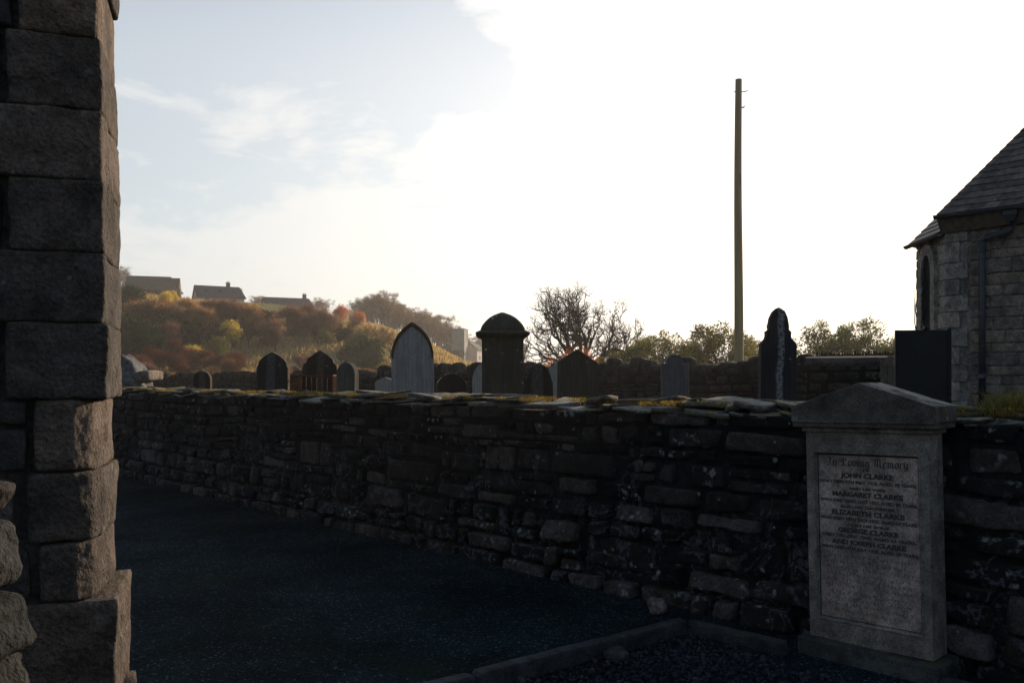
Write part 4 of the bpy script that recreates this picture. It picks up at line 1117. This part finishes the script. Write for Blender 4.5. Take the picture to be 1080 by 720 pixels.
# lancet window in the facet
wc = .70; wz0, wz1, ww = 2.55, 3.55, .13
win = MB()
def fpt(s, out, z): q_ = fd*s+nf*out; return (q_[0], q_[1], z)
def arch(hw_, z0, z1, top, n_=7):
    pts = [(-hw_, z0), (hw_, z0), (hw_, z1)]+[(hw_*math.cos(a_/n_*math.pi/2)**.85, z1+(top-z1)*math.sin(a_/n_*math.pi/2)) for a_ in range(1, n_)]+[(0, top)]
    return pts+[(-x_, z_) for x_, z_ in pts[-2:2:-1]]+[(-hw_, z1)]
o_ = arch(.36, 2.3, 3.40, 3.90); i_ = arch(.20, 2.42, 3.36, 3.72)
n_ = len(o_)
Vv = [fpt(wc-x_, .06, z_) for x_, z_ in o_]+[fpt(wc-x_, .06, z_) for x_, z_ in i_]+[fpt(wc-x_, -.0, z_) for x_, z_ in o_]+[fpt(wc-x_, -.0, z_) for x_, z_ in i_]
Fs = []
for k in range(n_):
    j = (k+1) % n_; Fs += [(k, j, n_+j, n_+k), (k, 2*n_+k, 2*n_+j, j), (n_+k, n_+j, 3*n_+j, 3*n_+k)]
mb = MB(); mb.add(Vv, Fs, .5); wf = part('window', mb.mesh('window_frame'), M['quoin'], church)
mb = MB(); V2 = [fpt(wc-x_, .022, z_) for x_, z_ in i_]; mb.V.append(np.array(V2)); mb.T.append(np.full(n_, .5)); mb.F.append([list(range(n_))]); mb.mi.append(np.zeros(1)); mb.n += n_
part('pane', mb.mesh('pane'), plain('leaded_glass', (.012, .013, .015), .7, vary=.3, spec=.05), wf)
# dry creeper stems on the facet
mb = MB(); rng = random.Random(13)
for k in range(26):
    s = rng.uniform(.95, 1.2); z = rng.uniform(2.2, 2.8); pts = [fpt(s, .03, z)]
    for j in range(6):
        s += rng.uniform(-.10, .08); z += rng.uniform(.05, .22); pts.append(fpt(min(max(s, .3), 1.24), .04, min(z, 3.9)))
    mb.tube(pts, [.009-.001*j for j in range(7)], 3)
cr = thing('creeper', 'bare dry creeper stems clinging to the church wall beside the lancet window', 'climbing plant', (A[0], A[1], 0))
part('stems', mb.mesh('stems'), plain('dry_stem', (.08, .06, .04)), cr)

# ------------------------------------------------------------------ vegetation builders
M['bark'] = plain('bark', (.06, .048, .036), .95, vary=.4, scale=6)
def leaf_cloud(mb, centers, radii, n, size, npr, ragged=.35, tint_c=None, aspect=.6):
    centers = np.array(centers); radii = np.array(radii, float)
    if radii.ndim == 1: radii = np.stack([radii]*3, 1)
    wts = radii.prod(1)**.67; wts /= wts.sum()
    ci = npr.choice(len(centers), n, p=wts)
    d = npr.normal(size=(n, 3)); d /= np.linalg.norm(d, axis=1)[:, None]
    r_ = npr.uniform(.35, 1, n)**.5*(1+ragged*npr.normal(0, .35, n))
    C = centers[ci]+d*radii[ci]*r_[:, None]
    a = npr.normal(size=(n, 3)); a /= np.linalg.norm(a, axis=1)[:, None]
    b_ = np.cross(a, npr.normal(size=(n, 3))); b_ /= np.linalg.norm(b_, axis=1)[:, None]+1e-9
    s_ = size*npr.uniform(.5, 1.4, n)[:, None]
    V = np.stack([C-a*s_, C+b_*s_*aspect, C+a*s_, C-b_*s_*aspect], 1).reshape(-1, 3)
    tc_ = (npr.random(len(centers)) if tint_c is None else np.array(tint_c))[ci]*.6+npr.random(n)*.4
    mb.add(V, np.arange(n*4).reshape(-1, 4), np.repeat(tc_, 4))
def twig_cloud(mb, centers, radii, n, length, width, npr, up=.5):
    centers = np.array(centers); radii = np.array(radii, float)
    if radii.ndim == 1: radii = np.stack([radii]*3, 1)
    ci = npr.integers(0, len(centers), n)
    d = npr.normal(size=(n, 3)); d[:, 2] = np.abs(d[:, 2])*.9+up*.3; d /= np.linalg.norm(d, axis=1)[:, None]
    C = centers[ci]+d*radii[ci]*npr.uniform(.3, .85, n)[:, None]
    dir_ = d*.8+npr.normal(0, .35, (n, 3)); dir_[:, 2] += up; dir_ /= np.linalg.norm(dir_, axis=1)[:, None]
    sd_ = np.cross(dir_, npr.normal(size=(n, 3))); sd_ /= np.linalg.norm(sd_, axis=1)[:, None]+1e-9
    l_ = length*npr.uniform(.5, 1.3, n)[:, None]
    V = np.stack([C-sd_*width, C+sd_*width, C+dir_*l_], 1).reshape(-1, 3)
    tc_ = npr.random(len(centers))[ci]*.5+npr.random(n)*.5
    mb.add(V, np.arange(n*3).reshape(-1, 3), np.repeat(tc_, 3))

def limb(mb, rng, p, d, L, r, lvl, tips, gnarl=.25, split=(3, 4), upb=.15, seglen=5, minr=.006, ratio=(.6, .8), first=.35):
    pts = [p.copy()]; rad = [r]; dd_ = d.normalized(); n_ = seglen
    for i in range(n_):
        dd_ = (dd_+Vector((rng.gauss(0, gnarl), rng.gauss(0, gnarl), rng.gauss(0, gnarl)+upb*.4))).normalized()
        p = p+dd_*L/n_; pts.append(p.copy()); rad.append(max(minr, r*(1-.5*(i+1)/n_)))
    mb.tube(pts, rad, 7 if r > .08 else (5 if r > .03 else 3), cap=False)
    if lvl == 0: tips.append((p, dd_)); return
    k = rng.randint(*split)
    for j in range(k):
        i = rng.randint(max(1, int(n_*first)), n_) if j else n_
        a = Vector((rng.gauss(0, 1), rng.gauss(0, 1), rng.gauss(0, .8)+upb)); a = (a-dd_*a.dot(dd_)*.3).normalized()
        nd = (dd_*.75+a*rng.uniform(.5, .95)+Vector((0, 0, upb))).normalized()
        limb(mb, rng, pts[i], nd, L*rng.uniform(*ratio), rad[i]*(.72 if j else .85), lvl-1, tips, gnarl, split, upb, seglen, minr, ratio, first)

# leaf colours: autumn scrub, seen against the light
M['l_brown'] = leaf_mat('leaf_brown', ((.18, .085, .035), (.38, .21, .08), (.58, .36, .14)), .45)
M['l_purple'] = leaf_mat('leaf_purple_twig', ((.15, .07, .055), (.25, .13, .09), (.38, .22, .13)), .3)
M['l_olive'] = leaf_mat('leaf_olive', ((.07, .075, .02), (.20, .18, .045), (.38, .32, .09)), .45)
M['l_dark'] = leaf_mat('leaf_dark_green', ((.010, .024, .010), (.022, .040, .014), (.045, .065, .02)), .25)
M['l_yellow'] = leaf_mat('leaf_yellow', ((.3, .23, .04), (.55, .42, .08), (.7, .52, .12)), .5)
M['l_orange'] = leaf_mat('leaf_orange', ((.26, .08, .02), (.48, .15, .035), (.55, .24, .06)), .5)
M['l_red'] = leaf_mat('leaf_red_brown', ((.08, .03, .022), (.14, .05, .03), (.20, .08, .04)), .3)
M['l_green'] = leaf_mat('leaf_green', ((.06, .08, .02), (.12, .14, .035), (.18, .18, .05)), .5)

def shrub_proto(name, label, matk, seed, h=2.6, w_=3.4, leaves=2200, twigs=900, size=.13, group=None, cat='shrub'):
    npr = np.random.default_rng(seed); rng = random.Random(seed)
    o = thing(name, label, cat, (0, 0, -50), 0, group)
    cs, rs = [], []
    for k in range(9):
        a = npr.uniform(0, 6.28); rr_ = npr.uniform(0, .36)*w_; zc = npr.uniform(.30, .70)*h
        cs.append((math.cos(a)*rr_, math.sin(a)*rr_, zc)); q_ = npr.uniform(.18, .30)*w_; rs.append((q_, q_, q_*h/w_*1.15))
    mb = MB(); leaf_cloud(mb, cs, rs, leaves, size, npr)
    if twigs: twig_cloud(mb, cs, rs, twigs, h*.26, .022, npr)
    part('foliage', mb.mesh('foliage'), M[matk], o)
    mb = MB(); tips = []
    for k in range(6):
        a = rng.uniform(0, 6.28); limb(mb, rng, Vector((rng.uniform(-.2, .2), rng.uniform(-.2, .2), -.2)), Vector((math.cos(a)*.6, math.sin(a)*.6, 1)), h*.5, .05, 1, tips)
    part('stems', mb.mesh('stems'), M['bark'], o)
    return o
GR = 'scrub bushes covering the hillside'
protos = {}; LAB = {}
def setgroup(o, g_):
    if g_: o['group'] = g_
    elif 'group' in o.keys(): del o['group']
for key, matk, h, w_, lv, tw, sz, lab in (
        ('brown', 'l_brown', 3.2, 4.2, 2600, 1500, .11, 'rust brown leafless-looking bush on the hillside scrub'),
        ('purple', 'l_purple', 3.4, 4.0, 1500, 2600, .09, 'purplish brown twiggy bush on the hillside scrub'),
        ('olive', 'l_olive', 2.8, 3.8, 2800, 800, .11, 'olive green bush on the hillside scrub'),
        ('dark', 'l_dark', 2.8, 3.8, 3200, 500, .12, 'dark green evergreen bush on the hillside scrub'),
        ('yellow', 'l_yellow', 3.0, 3.0, 2400, 500, .10, 'golden yellow leafy bush on the hillside'),
        ('orange', 'l_orange', 3.0, 3.2, 2400, 600, .10, 'orange autumn bush on the hillside'),
        ('red', 'l_red', 2.6, 3.8, 2000, 2200, .09, 'dark red-brown twiggy bush at the hill foot')):
    LAB[key] = lab
    protos[key] = [shrub_proto('shrub', lab, matk, hash_, h, w_, lv, tw, sz, GR) for hash_ in (len(key)*7+1, len(key)*7+2)]
used = set()
def put(key, px, py, Yd=None, sc_=1., label=None, group=GR, variant=None, rng=random.Random(55)):
    """stand a bush on the ground at the place seen at (px, py) or at depth Yd along that bearing"""
    v = rng.randint(0, 1) if variant is None else variant
    pr = protos[key][v]
    if Yd is None:
        hit = ground_hit(px, py)
        if hit is None: return
        x, y = hit.x, hit.y
    else: x, y = (px-540)/F*Yd, Yd
    loc = (x, y, gz(x, y)-.1); s_ = sc_*rng.uniform(.88, 1.12)
    if id(pr) not in used:
        used.add(id(pr)); pr.location = loc; pr.rotation_euler = (0, 0, rng.uniform(0, 6.28)); pr.scale = (s_,)*3; o = pr
    else:
        o = dup(pr, loc, rng.uniform(0, 6.28), s_)
    o['label'] = label or LAB[key]
    setgroup(o, group)
    return o
# bushes over the hillside, read off the photograph's patches of colour
put('dark', 134, 330, None, 1.9, 'dark evergreen bush standing tall beside the quoins at the top of the hill', None, 0)
put('yellow', 172, 326, None, 1.1, 'bright yellow bush below the brown-roofed house', None, 0)
put('yellow', 182, 322, None, .8, 'small orange-yellow bush right beside the bright yellow one under the house', None, 1)
put('yellow', 245, 365, None, 1.15, 'tall yellow-olive bush midway down the hillside', None, 0)
put('yellow', 204, 384, 95, .75, 'lime yellow young bush low on the left of the slope', None, 1)
put('orange', 357, 340, None, 1.0, 'orange bush at the right end of the hilltop lawn', None, 0)
put('orange', 378, 343, None, .9, 'small copper bush before the far wood', None, 1)
rng = random.Random(17)
spec = [('brown', [(140, 345, 1.2), (163, 350, 1.3), (200, 345, 1.2), (232, 338, 1.2), (212, 358, 1.2), (150, 365, 1.0), (262, 352, 1.0), (284, 346, .9), (195, 330, 1.0)]),
        ('purple', [(175, 342, 1.2), (222, 348, 1.2), (288, 366, .9), (240, 350, 1.2), (258, 350, 1.0), (312, 354, 1.0), (180, 372, 1.0), (330, 352, 1.0), (345, 358, 1.0)]),
        ('olive', [(150, 338, 1.3), (180, 333, 1.0), (266, 336, 1.0), (252, 332, 1.0), (320, 350, 1.0), (340, 354, 1.0), (232, 380, .9), (380, 372, 1.), (395, 378, 1.), (216, 340, 1.1)]),
        ('dark', [(140, 375, 1.3), (155, 388, 1.2), (185, 362, 1.1), (196, 368, 1.0), (268, 346, 1.0), (278, 350, .9), (318, 350, .7), (332, 353, .7), (348, 356, .7), (366, 361, .6), (285, 340, .9), (386, 384, .9), (232, 364, .9), (372, 386, .8)]),
        ('red', [(165, 392, .9), (190, 396, .8), (150, 398, .8), (225, 396, .8), (250, 394, .8), (178, 384, .9), (206, 392, .8)])]
for key, lst in spec:
    for (px, py, s_) in lst:
        put(key, px, py+(3 if py < 348 else 0), None, s_*(1.35 if key == 'dark' else 1.15)*(.8 if py < 348 else 1))
        put(key if rng.random() < .6 else rng.choice(['brown', 'olive', 'purple']), px+rng.uniform(-9, 9), py+rng.uniform(-2, 6), None, s_*rng.uniform(.5, .85))
for k in range(60):   # lower skirts of scrub
    px = rng.uniform(128, 470); py = rng.uniform(372, 394) if px < 300 else rng.uniform(378, 394)
    put(rng.choice(['red', 'brown', 'purple', 'olive', 'red'] if px < 260 else ['olive', 'brown', 'dark', 'purple']), px, py, rng.uniform(48, 92), rng.uniform(.28, .6))

SAP = 'thin bare saplings on the hillside'
# dry bracken and grass over the slope
npr = np.random.default_rng(3); mb = MB(); N = 42000
yy = npr.uniform(58, 215, N); uu = npr.uniform(-.50, .06, N); xx = uu*yy; zz_ = terrain(xx, yy)
a = npr.uniform(0, 6.28, N); hh = npr.uniform(.15, .5, N)*(.7+yy/200); ww_ = .10*npr.uniform(.5, 1.5, N)*(.5+yy/150)
patch = fbm(np.stack([xx*.05, yy*.05, 0*xx], 1), 8, 3)
keep = patch > -.35
xx, yy, zz_, a, hh, ww_ = [q_[keep] for q_ in (xx, yy, zz_, a, hh, ww_)]; N = len(xx)
V = np.stack([np.stack([xx-np.cos(a)*ww_, yy-np.sin(a)*ww_, zz_-.05], 1), np.stack([xx+np.cos(a)*ww_, yy+np.sin(a)*ww_, zz_-.05], 1), np.stack([xx+npr.normal(0, .15, N), yy+npr.normal(0, .15, N), zz_+hh], 1)], 1).reshape(-1, 3)
mb.add(V, np.arange(3*N).reshape(-1, 3), np.repeat(npr.random(N), 3))
tag(part('bracken', mb.mesh('bracken'), leaf_mat('bracken', ((.24, .14, .05), (.42, .28, .10), (.55, .42, .16)), .5)), 'dry golden bracken and grass covering the slope', kind='stuff')
# churchyard grass beyond the wall
mb = MB(); rg = random.Random(44); pts = []
for k in range(9000):
    s = rg.uniform(-4, 18); dd2 = rg.uniform(.6, 3.0); q_ = wp(s, -dd2); pts.append((q_.x, q_.y, gz(q_.x, q_.y)-.02))
blades(mb, pts, .12, .006, rg, .6)
tag(part('churchyard_grass', mb.mesh('cg'), M['grass']), 'rough grass among the gravestones', kind='stuff')

# conifers
def conifer(label, px, py, Yd, h, w_, seed):
    x = (px-540)/F*Yd if Yd else None
    if Yd is None: hit = ground_hit(px, py); x, Yd = hit.x, hit.y
    o = thing('conifer', label, 'tree', (x, Yd, gz(x, Yd)-.2)); npr = np.random.default_rng(seed)
    mb = MB(); mb.tube([(0, 0, 0), (0, 0, h*.97)], [.09*h/5, .01], 6); part('trunk', mb.mesh('trunk'), M['bark'], o)
    cs, rs = [], []
    for i in range(16):
        f = i/15; r_ = w_/2*(1-f)**.8+.05
        for k in range(5):
            a = npr.uniform(0, 6.28); cs.append((math.cos(a)*r_*.6, math.sin(a)*r_*.6, .4+f*(h-.4)-.1*r_)); rs.append((r_*.5+.06, r_*.5+.06, h*.045))
    mb = MB(); leaf_cloud(mb, cs, rs, 4200, .09*h/6, npr); part('crown', mb.mesh('crown'), M['l_dark'], o)
0 and conifer('tall dark conifer at the hilltop against the stone quoins', 134, 332, None, 9, 6.0, 3)
conifer('small spiky dark fir low on the left of the hillside', 172, 378, 100, 3.6, 1.8, 5)
conifer('small dark cypress low on the slope left of the large grey gravestone', 396.5, 392, 70, 2.3, 1.4, 6)

# bare hilltop trees and the far wood
M['l_haze'] = leaf_mat('twigs_far', ((.10, .06, .035), (.16, .10, .05), (.24, .14, .06)), .35)
def bare_proto(label, seed, h, w_, leaves=0, group=None, matk='l_haze', lv=4, twn=2600, twl=.9):
    rng = random.Random(seed); npr = np.random.default_rng(seed)
    o = thing('bare_tree', label, 'tree', (0, 0, -50), 0, group)
    mb = MB(); tips = []
    tr = h*.3; mb.tube([(0, 0, -.3), (.05, 0, tr*.5), (0, .05, tr)], [h*.024, h*.02, h*.017], 7, cap=False)
    for k in range(6):
        a = rng.uniform(0, 6.28); f = rng.uniform(.15, .6)
        limb(mb, rng, Vector((0, .02, tr*rng.uniform(.8, 1))), Vector((math.cos(a)*f*w_/h*2, math.sin(a)*f*w_/h*2, 1)), h*.27, h*.012, 2, tips, .16, (3, 4), .2, 4, .012)
    part('trunk', mb.mesh('trunk'), M['bark'], o)
    mb = MB(); cs = [tuple(p) for p, _ in tips]; rs = [h*.06]*len(cs)
    twig_cloud(mb, cs, rs, twn, twl, .02, npr, .5)
    if leaves: leaf_cloud(mb, cs, [h*.07]*len(cs), leaves, .12, npr)
    part('crown', mb.mesh('crown'), M[matk], o)
    return o
FW = 'bare trees of the wood on the far ridge'
bp = [bare_proto('bare slender tree of the far ridge wood', s_, 11, 6, lv_, FW) for s_, lv_ in ((1, 0), (2, 500), (3, 900), (4, 300))]
first = set(); rng = random.Random(12)
def put_tree(i, px, Yd, s_, label=None, group=FW):
    x = (px-540)/F*Yd; loc = (x, Yd, gz(x, Yd)-.2); pr = bp[i]
    if i not in first:
        first.add(i); pr.location = loc; pr.rotation_euler = (0, 0, rng.uniform(0, 6)); pr.scale = (s_,)*3
        o = pr
    else:
        o = dup(pr, loc, rng.uniform(0, 6.28), s_)
    o['label'] = label or 'bare slender tree of the far ridge wood'
    setgroup(o, group)
    return o
for k in range(46):
    px = 382+k*2.15+rng.uniform(-2, 2); Yd = rng.uniform(190, 250)
    put_tree(k % 4, px, Yd, rng.uniform(.75, 1.0))
for px in (352, 361, 371, 380): put_tree(rng.randint(0, 3), px, rng.uniform(245, 290), rng.uniform(.6, .8))
for px in (486, 494, 503, 512, 540, 552): put_tree(rng.randint(0, 3), px, rng.uniform(260, 300), rng.uniform(.8, 1.1))
HT = 'hazy bare trees on the skyline behind the houses'
for k, px in enumerate((133, 142, 151, 268, 277, 287, 300, 306, 335, 342)):
    o = put_tree(k % 4, px, rng.uniform(225, 250), rng.uniform(.7, .95)*(.8 if px > 250 else 1.05), 'pale hazy bare tree on the skyline behind the hilltop houses', HT)

for px, py, s_ in ((290, 372, .34), (262, 368, .3), (322, 360, .36), (350, 362, .34), (372, 366, .4), (388, 372, .36), (402, 376, .4), (412, 380, .36), (236, 352, .3), (178, 350, .36), (150, 352, .3)):
    h_ = ground_hit(px, py)
    if h_: put_tree(rng.randint(0, 3), px, h_.y, s_, 'small bare sapling among the hillside scrub', SAP)
# gnarled bare tree beyond the graveyard
Yt = 44; x0 = (614-540)/F*Yt
bt = thing('gnarled_tree', 'wide gnarled leafless old tree spreading its twigs beyond the far wall', 'tree', (x0, Yt, gz(x0, Yt)-.3))
mb = MB(); tips = []; rng = random.Random(306)
mb.tube([(0, 0, 0), (.05, 0, .6), (0, .05, 1.2)], [.34, .30, .28], 9, cap=False)
for (dx_, dz_, L, r_) in ((-1.15, .85, 1.7, .13), (-.55, 1.2, 1.7, .15), (-.12, 1.4, 1.7, .13), (.35, 1.3, 1.7, .14), (1.0, 1.0, 1.8, .16), (1.4, .5, 1.7, .12), (-1.4, .45, 1.6, .11)):
    limb(mb, rng, Vector((dx_*.15, rng.uniform(-.1, .1), 1.05)), Vector((dx_, rng.uniform(-.45, .45), dz_)), L, r_*1.35, 4, tips, .18, (3, 4), .07, 5, .019, (.58, .76), .3)
part('trunk', mb.mesh('trunk'), M['bark'], bt)
npr = np.random.default_rng(5); mb = MB()
cs = [tuple(p) for p, _ in tips]; twig_cloud(mb, cs, [.16]*len(cs), 9000, .34, .0085, npr, .2)
part('twigs', mb.mesh('twigs'), M['bark'], bt)
mb = MB(); leaf_cloud(mb, cs, [.22]*len(cs), 900, .035, npr); part('last_leaves', mb.mesh('ll'), M['l_olive'], bt)
bt.scale = (.90, .9, 1.22)
ob = shrub_proto('shrub', 'bright orange-red shrub glowing beneath the gnarled bare tree', 'l_orange', 91, 2.0, 2.6, 1500, 900, .055)
Yo = 30; xo = (612-540)/F*Yo; ob.location = (xo, Yo, gz(xo, Yo)+.1); ob.scale = (.85,)*3

def leafy_tree(label, px, Yd, ytop, w_, seed, matk, leaves=9000, size=.07, group=None, name='leafy_tree', squash=1., gaps=10):
    x = (px-540)/F*Yd; g_ = gz(x, Yd)-.2; h = at(px, ytop, Yd).z-g_
    rng = random.Random(seed); npr = np.random.default_rng(seed)
    o = thing(name, label, 'tree', (x, Yd, g_), 0, group)
    mb = MB(); tips = []
    mb.tube([(0, 0, 0), (0, .03, h*.25)], [h*.04, h*.03], 7, cap=False)
    for k in range(7):
        a = rng.uniform(0, 6.28); f = rng.uniform(.3, 1.1)
        limb(mb, rng, Vector((0, .03, h*.24)), Vector((math.cos(a)*f*w_/h, math.sin(a)*f*w_/h*.7, 1)), h*.32, h*.02, 2, tips, .2, (3, 4), .1, 4, .01)
    # keep within the intended outline
    part('trunk', mb.mesh('trunk'), M['bark'], o)
    cs = []; rs = []
    for p, _ in tips:
        if rng.random() < .9:
            q_ = Vector(p); q_.z = min(q_.z, h*.93-abs(q_.x)*h*.25/w_); q_.x = max(-w_*.48, min(w_*.48, q_.x)); cs.append(tuple(q_)); rs.append(rng.uniform(.05, .095)*h*squash)
    for k in range(60):
        a = rng.uniform(0, 6.28); f = math.sqrt(rng.random()); rr_ = f*.5*w_; top_ = .95*math.sqrt(max(.05, 1-f*f*.8))*rng.uniform(.85, 1.0)
        cs.append((math.cos(a)*rr_, math.sin(a)*rr_, h*(top_ if rng.random() < .5 else rng.uniform(.25, top_)))); rs.append(h*rng.uniform(.05, .10))
    mb = MB(); leaf_cloud(mb, cs, rs, leaves, size, npr, .5); twig_cloud(mb, cs, rs, 900, h*.09, .008, npr, .3)
    part('crown', mb.mesh('crown'), M[matk], o)
    return o
LT = 'half-bare green trees beyond the far wall'
leafy_tree('small sparse tree between the gnarled tree and the taller leafy ones', 674, 40, 355, 2.2, 3, 'l_olive', 3500, .05)
leafy_tree('olive green leafy tree left of the wooden pole, lower of the pair', 705, 42, 347, 4.0, 4, 'l_olive', 8000, .055)
leafy_tree('rounded olive leafy tree directly behind the wooden pole', 757, 43, 336, 5.2, 5, 'l_olive', 11000, .055)
leafy_tree('lower leafy growth between pole and tall black gravestone', 790, 46, 352, 3.0, 6, 'l_olive', 5500, .055)
leafy_tree('left of two dusky green trees right of the tall black gravestone', 868, 44, 337, 4.4, 7, 'l_green', 9000, .055)
leafy_tree('right of two dusky green trees, reaching behind the black gate', 912, 45, 333, 4.8, 8, 'l_green', 10000, .055)
leafy_tree('low bush-like tree peeping out behind the church end', 946, 46, 352, 3.0, 9, 'l_green', 5000, .055)
0 and leafy_tree('low thorny tree left of the gnarled one beside the domed monument', 567, 48, 366, 2.6, 10, 'l_olive', 3500, .05)
leafy_tree('low spreading tree right under the gnarled tree', 650, 41, 368, 3.0, 12, 'l_olive', 4500, .05)
for k, (px, Yd, s_) in enumerate(((640, 36, .42), (662, 37, .36), (690, 38, .40), (712, 39, .42), (735, 38, .42), (770, 38, .40), (795, 37, .40), (850, 30, .40), (875, 29, .42), (893, 27, .40), (915, 28, .40), (935, 28, .40))):
    put('olive' if k < 7 else 'dark', px, 390, Yd, s_, 'low green hedge bush behind the far graveyard wall', 'hedge bushes behind the far graveyard wall')
for px, Yd, s_ in ((560, 40, .5), (545, 42, .55), (582, 38, .45), (528, 46, .6), (486, 60, .4), (470, 62, .45)):
    put('brown', px, 390, Yd, s_, 'rusty brown low bush between domed monument and gnarled tree', 'rusty low bushes in the valley')

# ------------------------------------------------------------------ houses
M['white'] = plain('white_render', (.80, .70, .66), .9, vary=.08, scale=2)
M['slate2'] = plain('house_slate', (.06, .065, .07), .7, vary=.3, scale=3)
M['brick'] = plain('brown_brick', (.16, .095, .065), .9, vary=.3, scale=2)
M['grey'] = plain('grey_render', (.34, .335, .31), .9, vary=.12, scale=1)
M['glass'] = plain('window_glass', (.03, .035, .04), .15, vary=.1, spec=.6)
def house(name, label, px, py, L, Wd, hwall, hroof, rz, wallm, roofm, chim=(), sky_=(), wins=(), Yd=None, hip=0, dz=0):
    if Yd is None: hit = ground_hit(px, py); x, y = hit.x, hit.y
    else: x, y = (px-540)/F*Yd, Yd
    o = thing(name, label, 'house', (x, y, gz(x, y)-.3+dz), rz)
    mb = MB(); mb.prism([(-Wd/2, 0), (Wd/2, 0), (Wd/2, hwall), (0, hwall+hroof-.1), (-Wd/2, hwall)], -L/2, L/2, axis='x'); part('wall', mb.mesh('wall'), wallm, o)
    mb = MB(); e = .4; th_ = .18; k = hroof/(Wd/2)
    for sg in (-1, 1):
        V = [(-L/2-e, sg*(Wd/2+e), hwall-e*k), (L/2+e, sg*(Wd/2+e), hwall-e*k), (L/2+e-hip, 0, hwall+hroof), (-L/2-e+hip*0, 0, hwall+hroof)]
        V += [(a_, b2, c2+th_) for a_, b2, c2 in V]
        mb.add(V, [(0, 1, 2, 3), (4, 7, 6, 5), (0, 4, 5, 1), (1, 5, 6, 2), (2, 6, 7, 3), (3, 7, 4, 0)])
    rf = part('roof', mb.mesh('roof'), roofm, o)
    for cx_ in chim:
        mb = MB(); mb.box((cx_, .2, hwall+hroof+.35), (.9, .6, 1.4)); mb.box((cx_, .2, hwall+hroof+1.08), (1.05, .75, .12)); mb.tube([(cx_-.2, .2, hwall+hroof+1.1), (cx_-.2, .2, hwall+hroof+1.5)], [.13, .11], 8)
        mb.tube([(cx_+.2, .2, hwall+hroof+1.1), (cx_+.2, .2, hwall+hroof+1.5)], [.13, .11], 8); part('chimney', mb.mesh('ch'), M['brick'], rf)
    for sx_ in sky_:
        f = .5; ang = math.atan2(hroof, Wd/2); mb = MB(); y_ = -Wd/2*(1-f); z_ = hwall+hroof*f+th_+.03
        mb.box((sx_, y_, z_), (.9, 1.2, .10), Matrix.Rotation(ang, 4, 'X')); part('skylight', mb.mesh('s'), M['glass'], rf)
    for (wx, wz, w2, h2) in wins:
        mb = MB(); mb.box((wx, -Wd/2-.01, wz), (w2, .08, h2)); wd_ = part('window', mb.mesh('w'), M['white'], o)
        mb = MB(); mb.box((wx, -Wd/2-.05, wz), (w2-.16, .02, h2-.16)); part('pane', mb.mesh('p'), M['glass'], wd_)
    o.scale = (.88,)*3
    return o
house('hillside_house', 'brown-roofed house at the left end of the hilltop row, nearest the quoins', 163, 312, 11.5, 7, 1.5, 3.2, R(16), M['brick'], plain('brown_tiles', (.17, .12, .09), .85, vary=.3, scale=3), (), (), (), 180, 2.5, .0)
house('hillside_house', 'white house with dark slate roof and three skylights, middle of the hilltop row', 231, 318, 11.0, 6.0, 2.2, 2.7, R(30), M['white'], M['slate2'], (2.2,), (-3.2, 0, 3.2), ((-3.4, 1.2, 1.2, 1.1), (3, 1.2, 1.2, 1.1)), 186, 1.0, -.3)
house('hillside_house', 'long low white cottage with dark roof at the right end of the hilltop row', 303, 328, 11.5, 5.5, 2.1, 1.9, R(24), M['white'], M['slate2'], (4.3,), (), ((2.6, 1.3, 1.4, 1.0), (4.6, 1.3, .9, 1.0), (-3, 1.3, 1.4, 1.0)), 190, .8, -.5)
house('farm_house', 'small white gabled house beside the grey block in the valley', 499, 372, 4.2, 4.0, 4.6, 1.5, R(70), M['white'], M['slate2'], (), (), ((0, 2.2, 1, 1),), 205, 0, .5)
hb_ = thing('grey_building', 'tall flat-topped grey rendered block in the valley between the arch and domed monument', 'building', ((485-540)/F*200, 200, gz((485-540)/F*200, 200)-.5), R(-8))
mb = MB(); mb.box((0, 0, 4.3), (3.0, 4.5, 8.6)); part('tower', mb.mesh('t'), M['grey'], hb_)
mb = MB(); mb.box((0, 0, 8.68), (3.25, 4.75, .16)); part('parapet', mb.mesh('t'), M['grey'], hb_)
mb = MB(); mb.box((-3.2, .4, 2.4), (3.2, 4, 4.8)); part('side_wing', mb.mesh('t'), plain('dull_block', (.16, .155, .14)), hb_)
for wz in (1.6, 3.5):
    mb = MB(); mb.box((-3.2, -1.63, wz), (1.1, .06, .8)); part('window', mb.mesh('w'), M['glass'], hb_)
mb = MB(); mb.box((0, -2.27, 1.9), (2.9, .05, 3.6)); part('door', mb.mesh('d'), plain('door_panel', (.22, .22, .20)), hb_)
hg = thing('farm_hedge', 'trimmed hedge strip in front of the grey block', 'hedge', ((470-540)/F*190, 190, gz((470-540)/F*190, 190)))
npr = np.random.default_rng(2); mb = MB(); leaf_cloud(mb, [(k*.8-3, 0, .8) for k in range(9)], [(.8, .8, .9)]*9, 1500, .14, npr); part('foliage', mb.mesh('f'), M['l_dark'], hg)

# unused prototypes never placed
for lst in protos.values():
    for pr in lst:
        if pr is not None and id(pr) not in used:
            for c_ in list(pr.children): bpy.data.objects.remove(c_)
            bpy.data.objects.remove(pr)

# ------------------------------------------------------------------ haze
mb = MB(); mb.box((0, 150, 22), (900, 420, 50))
mh = bpy.data.materials.new('haze'); mh.use_nodes = True; t = NT(mh.node_tree); t.n.clear()
o = t.node('ShaderNodeOutputMaterial'); pv = t.node('ShaderNodeVolumePrincipled'); t.l.new(pv.outputs[0], o.inputs['Volume'])
pv.inputs['Color'].default_value = (1, .97, .93, 1); pv.inputs['Density'].default_value = .0006; pv.inputs['Anisotropy'].default_value = .45
tag(part('haze', mb.mesh('haze'), mh), 'thin bright morning haze over the valley', kind='stuff')
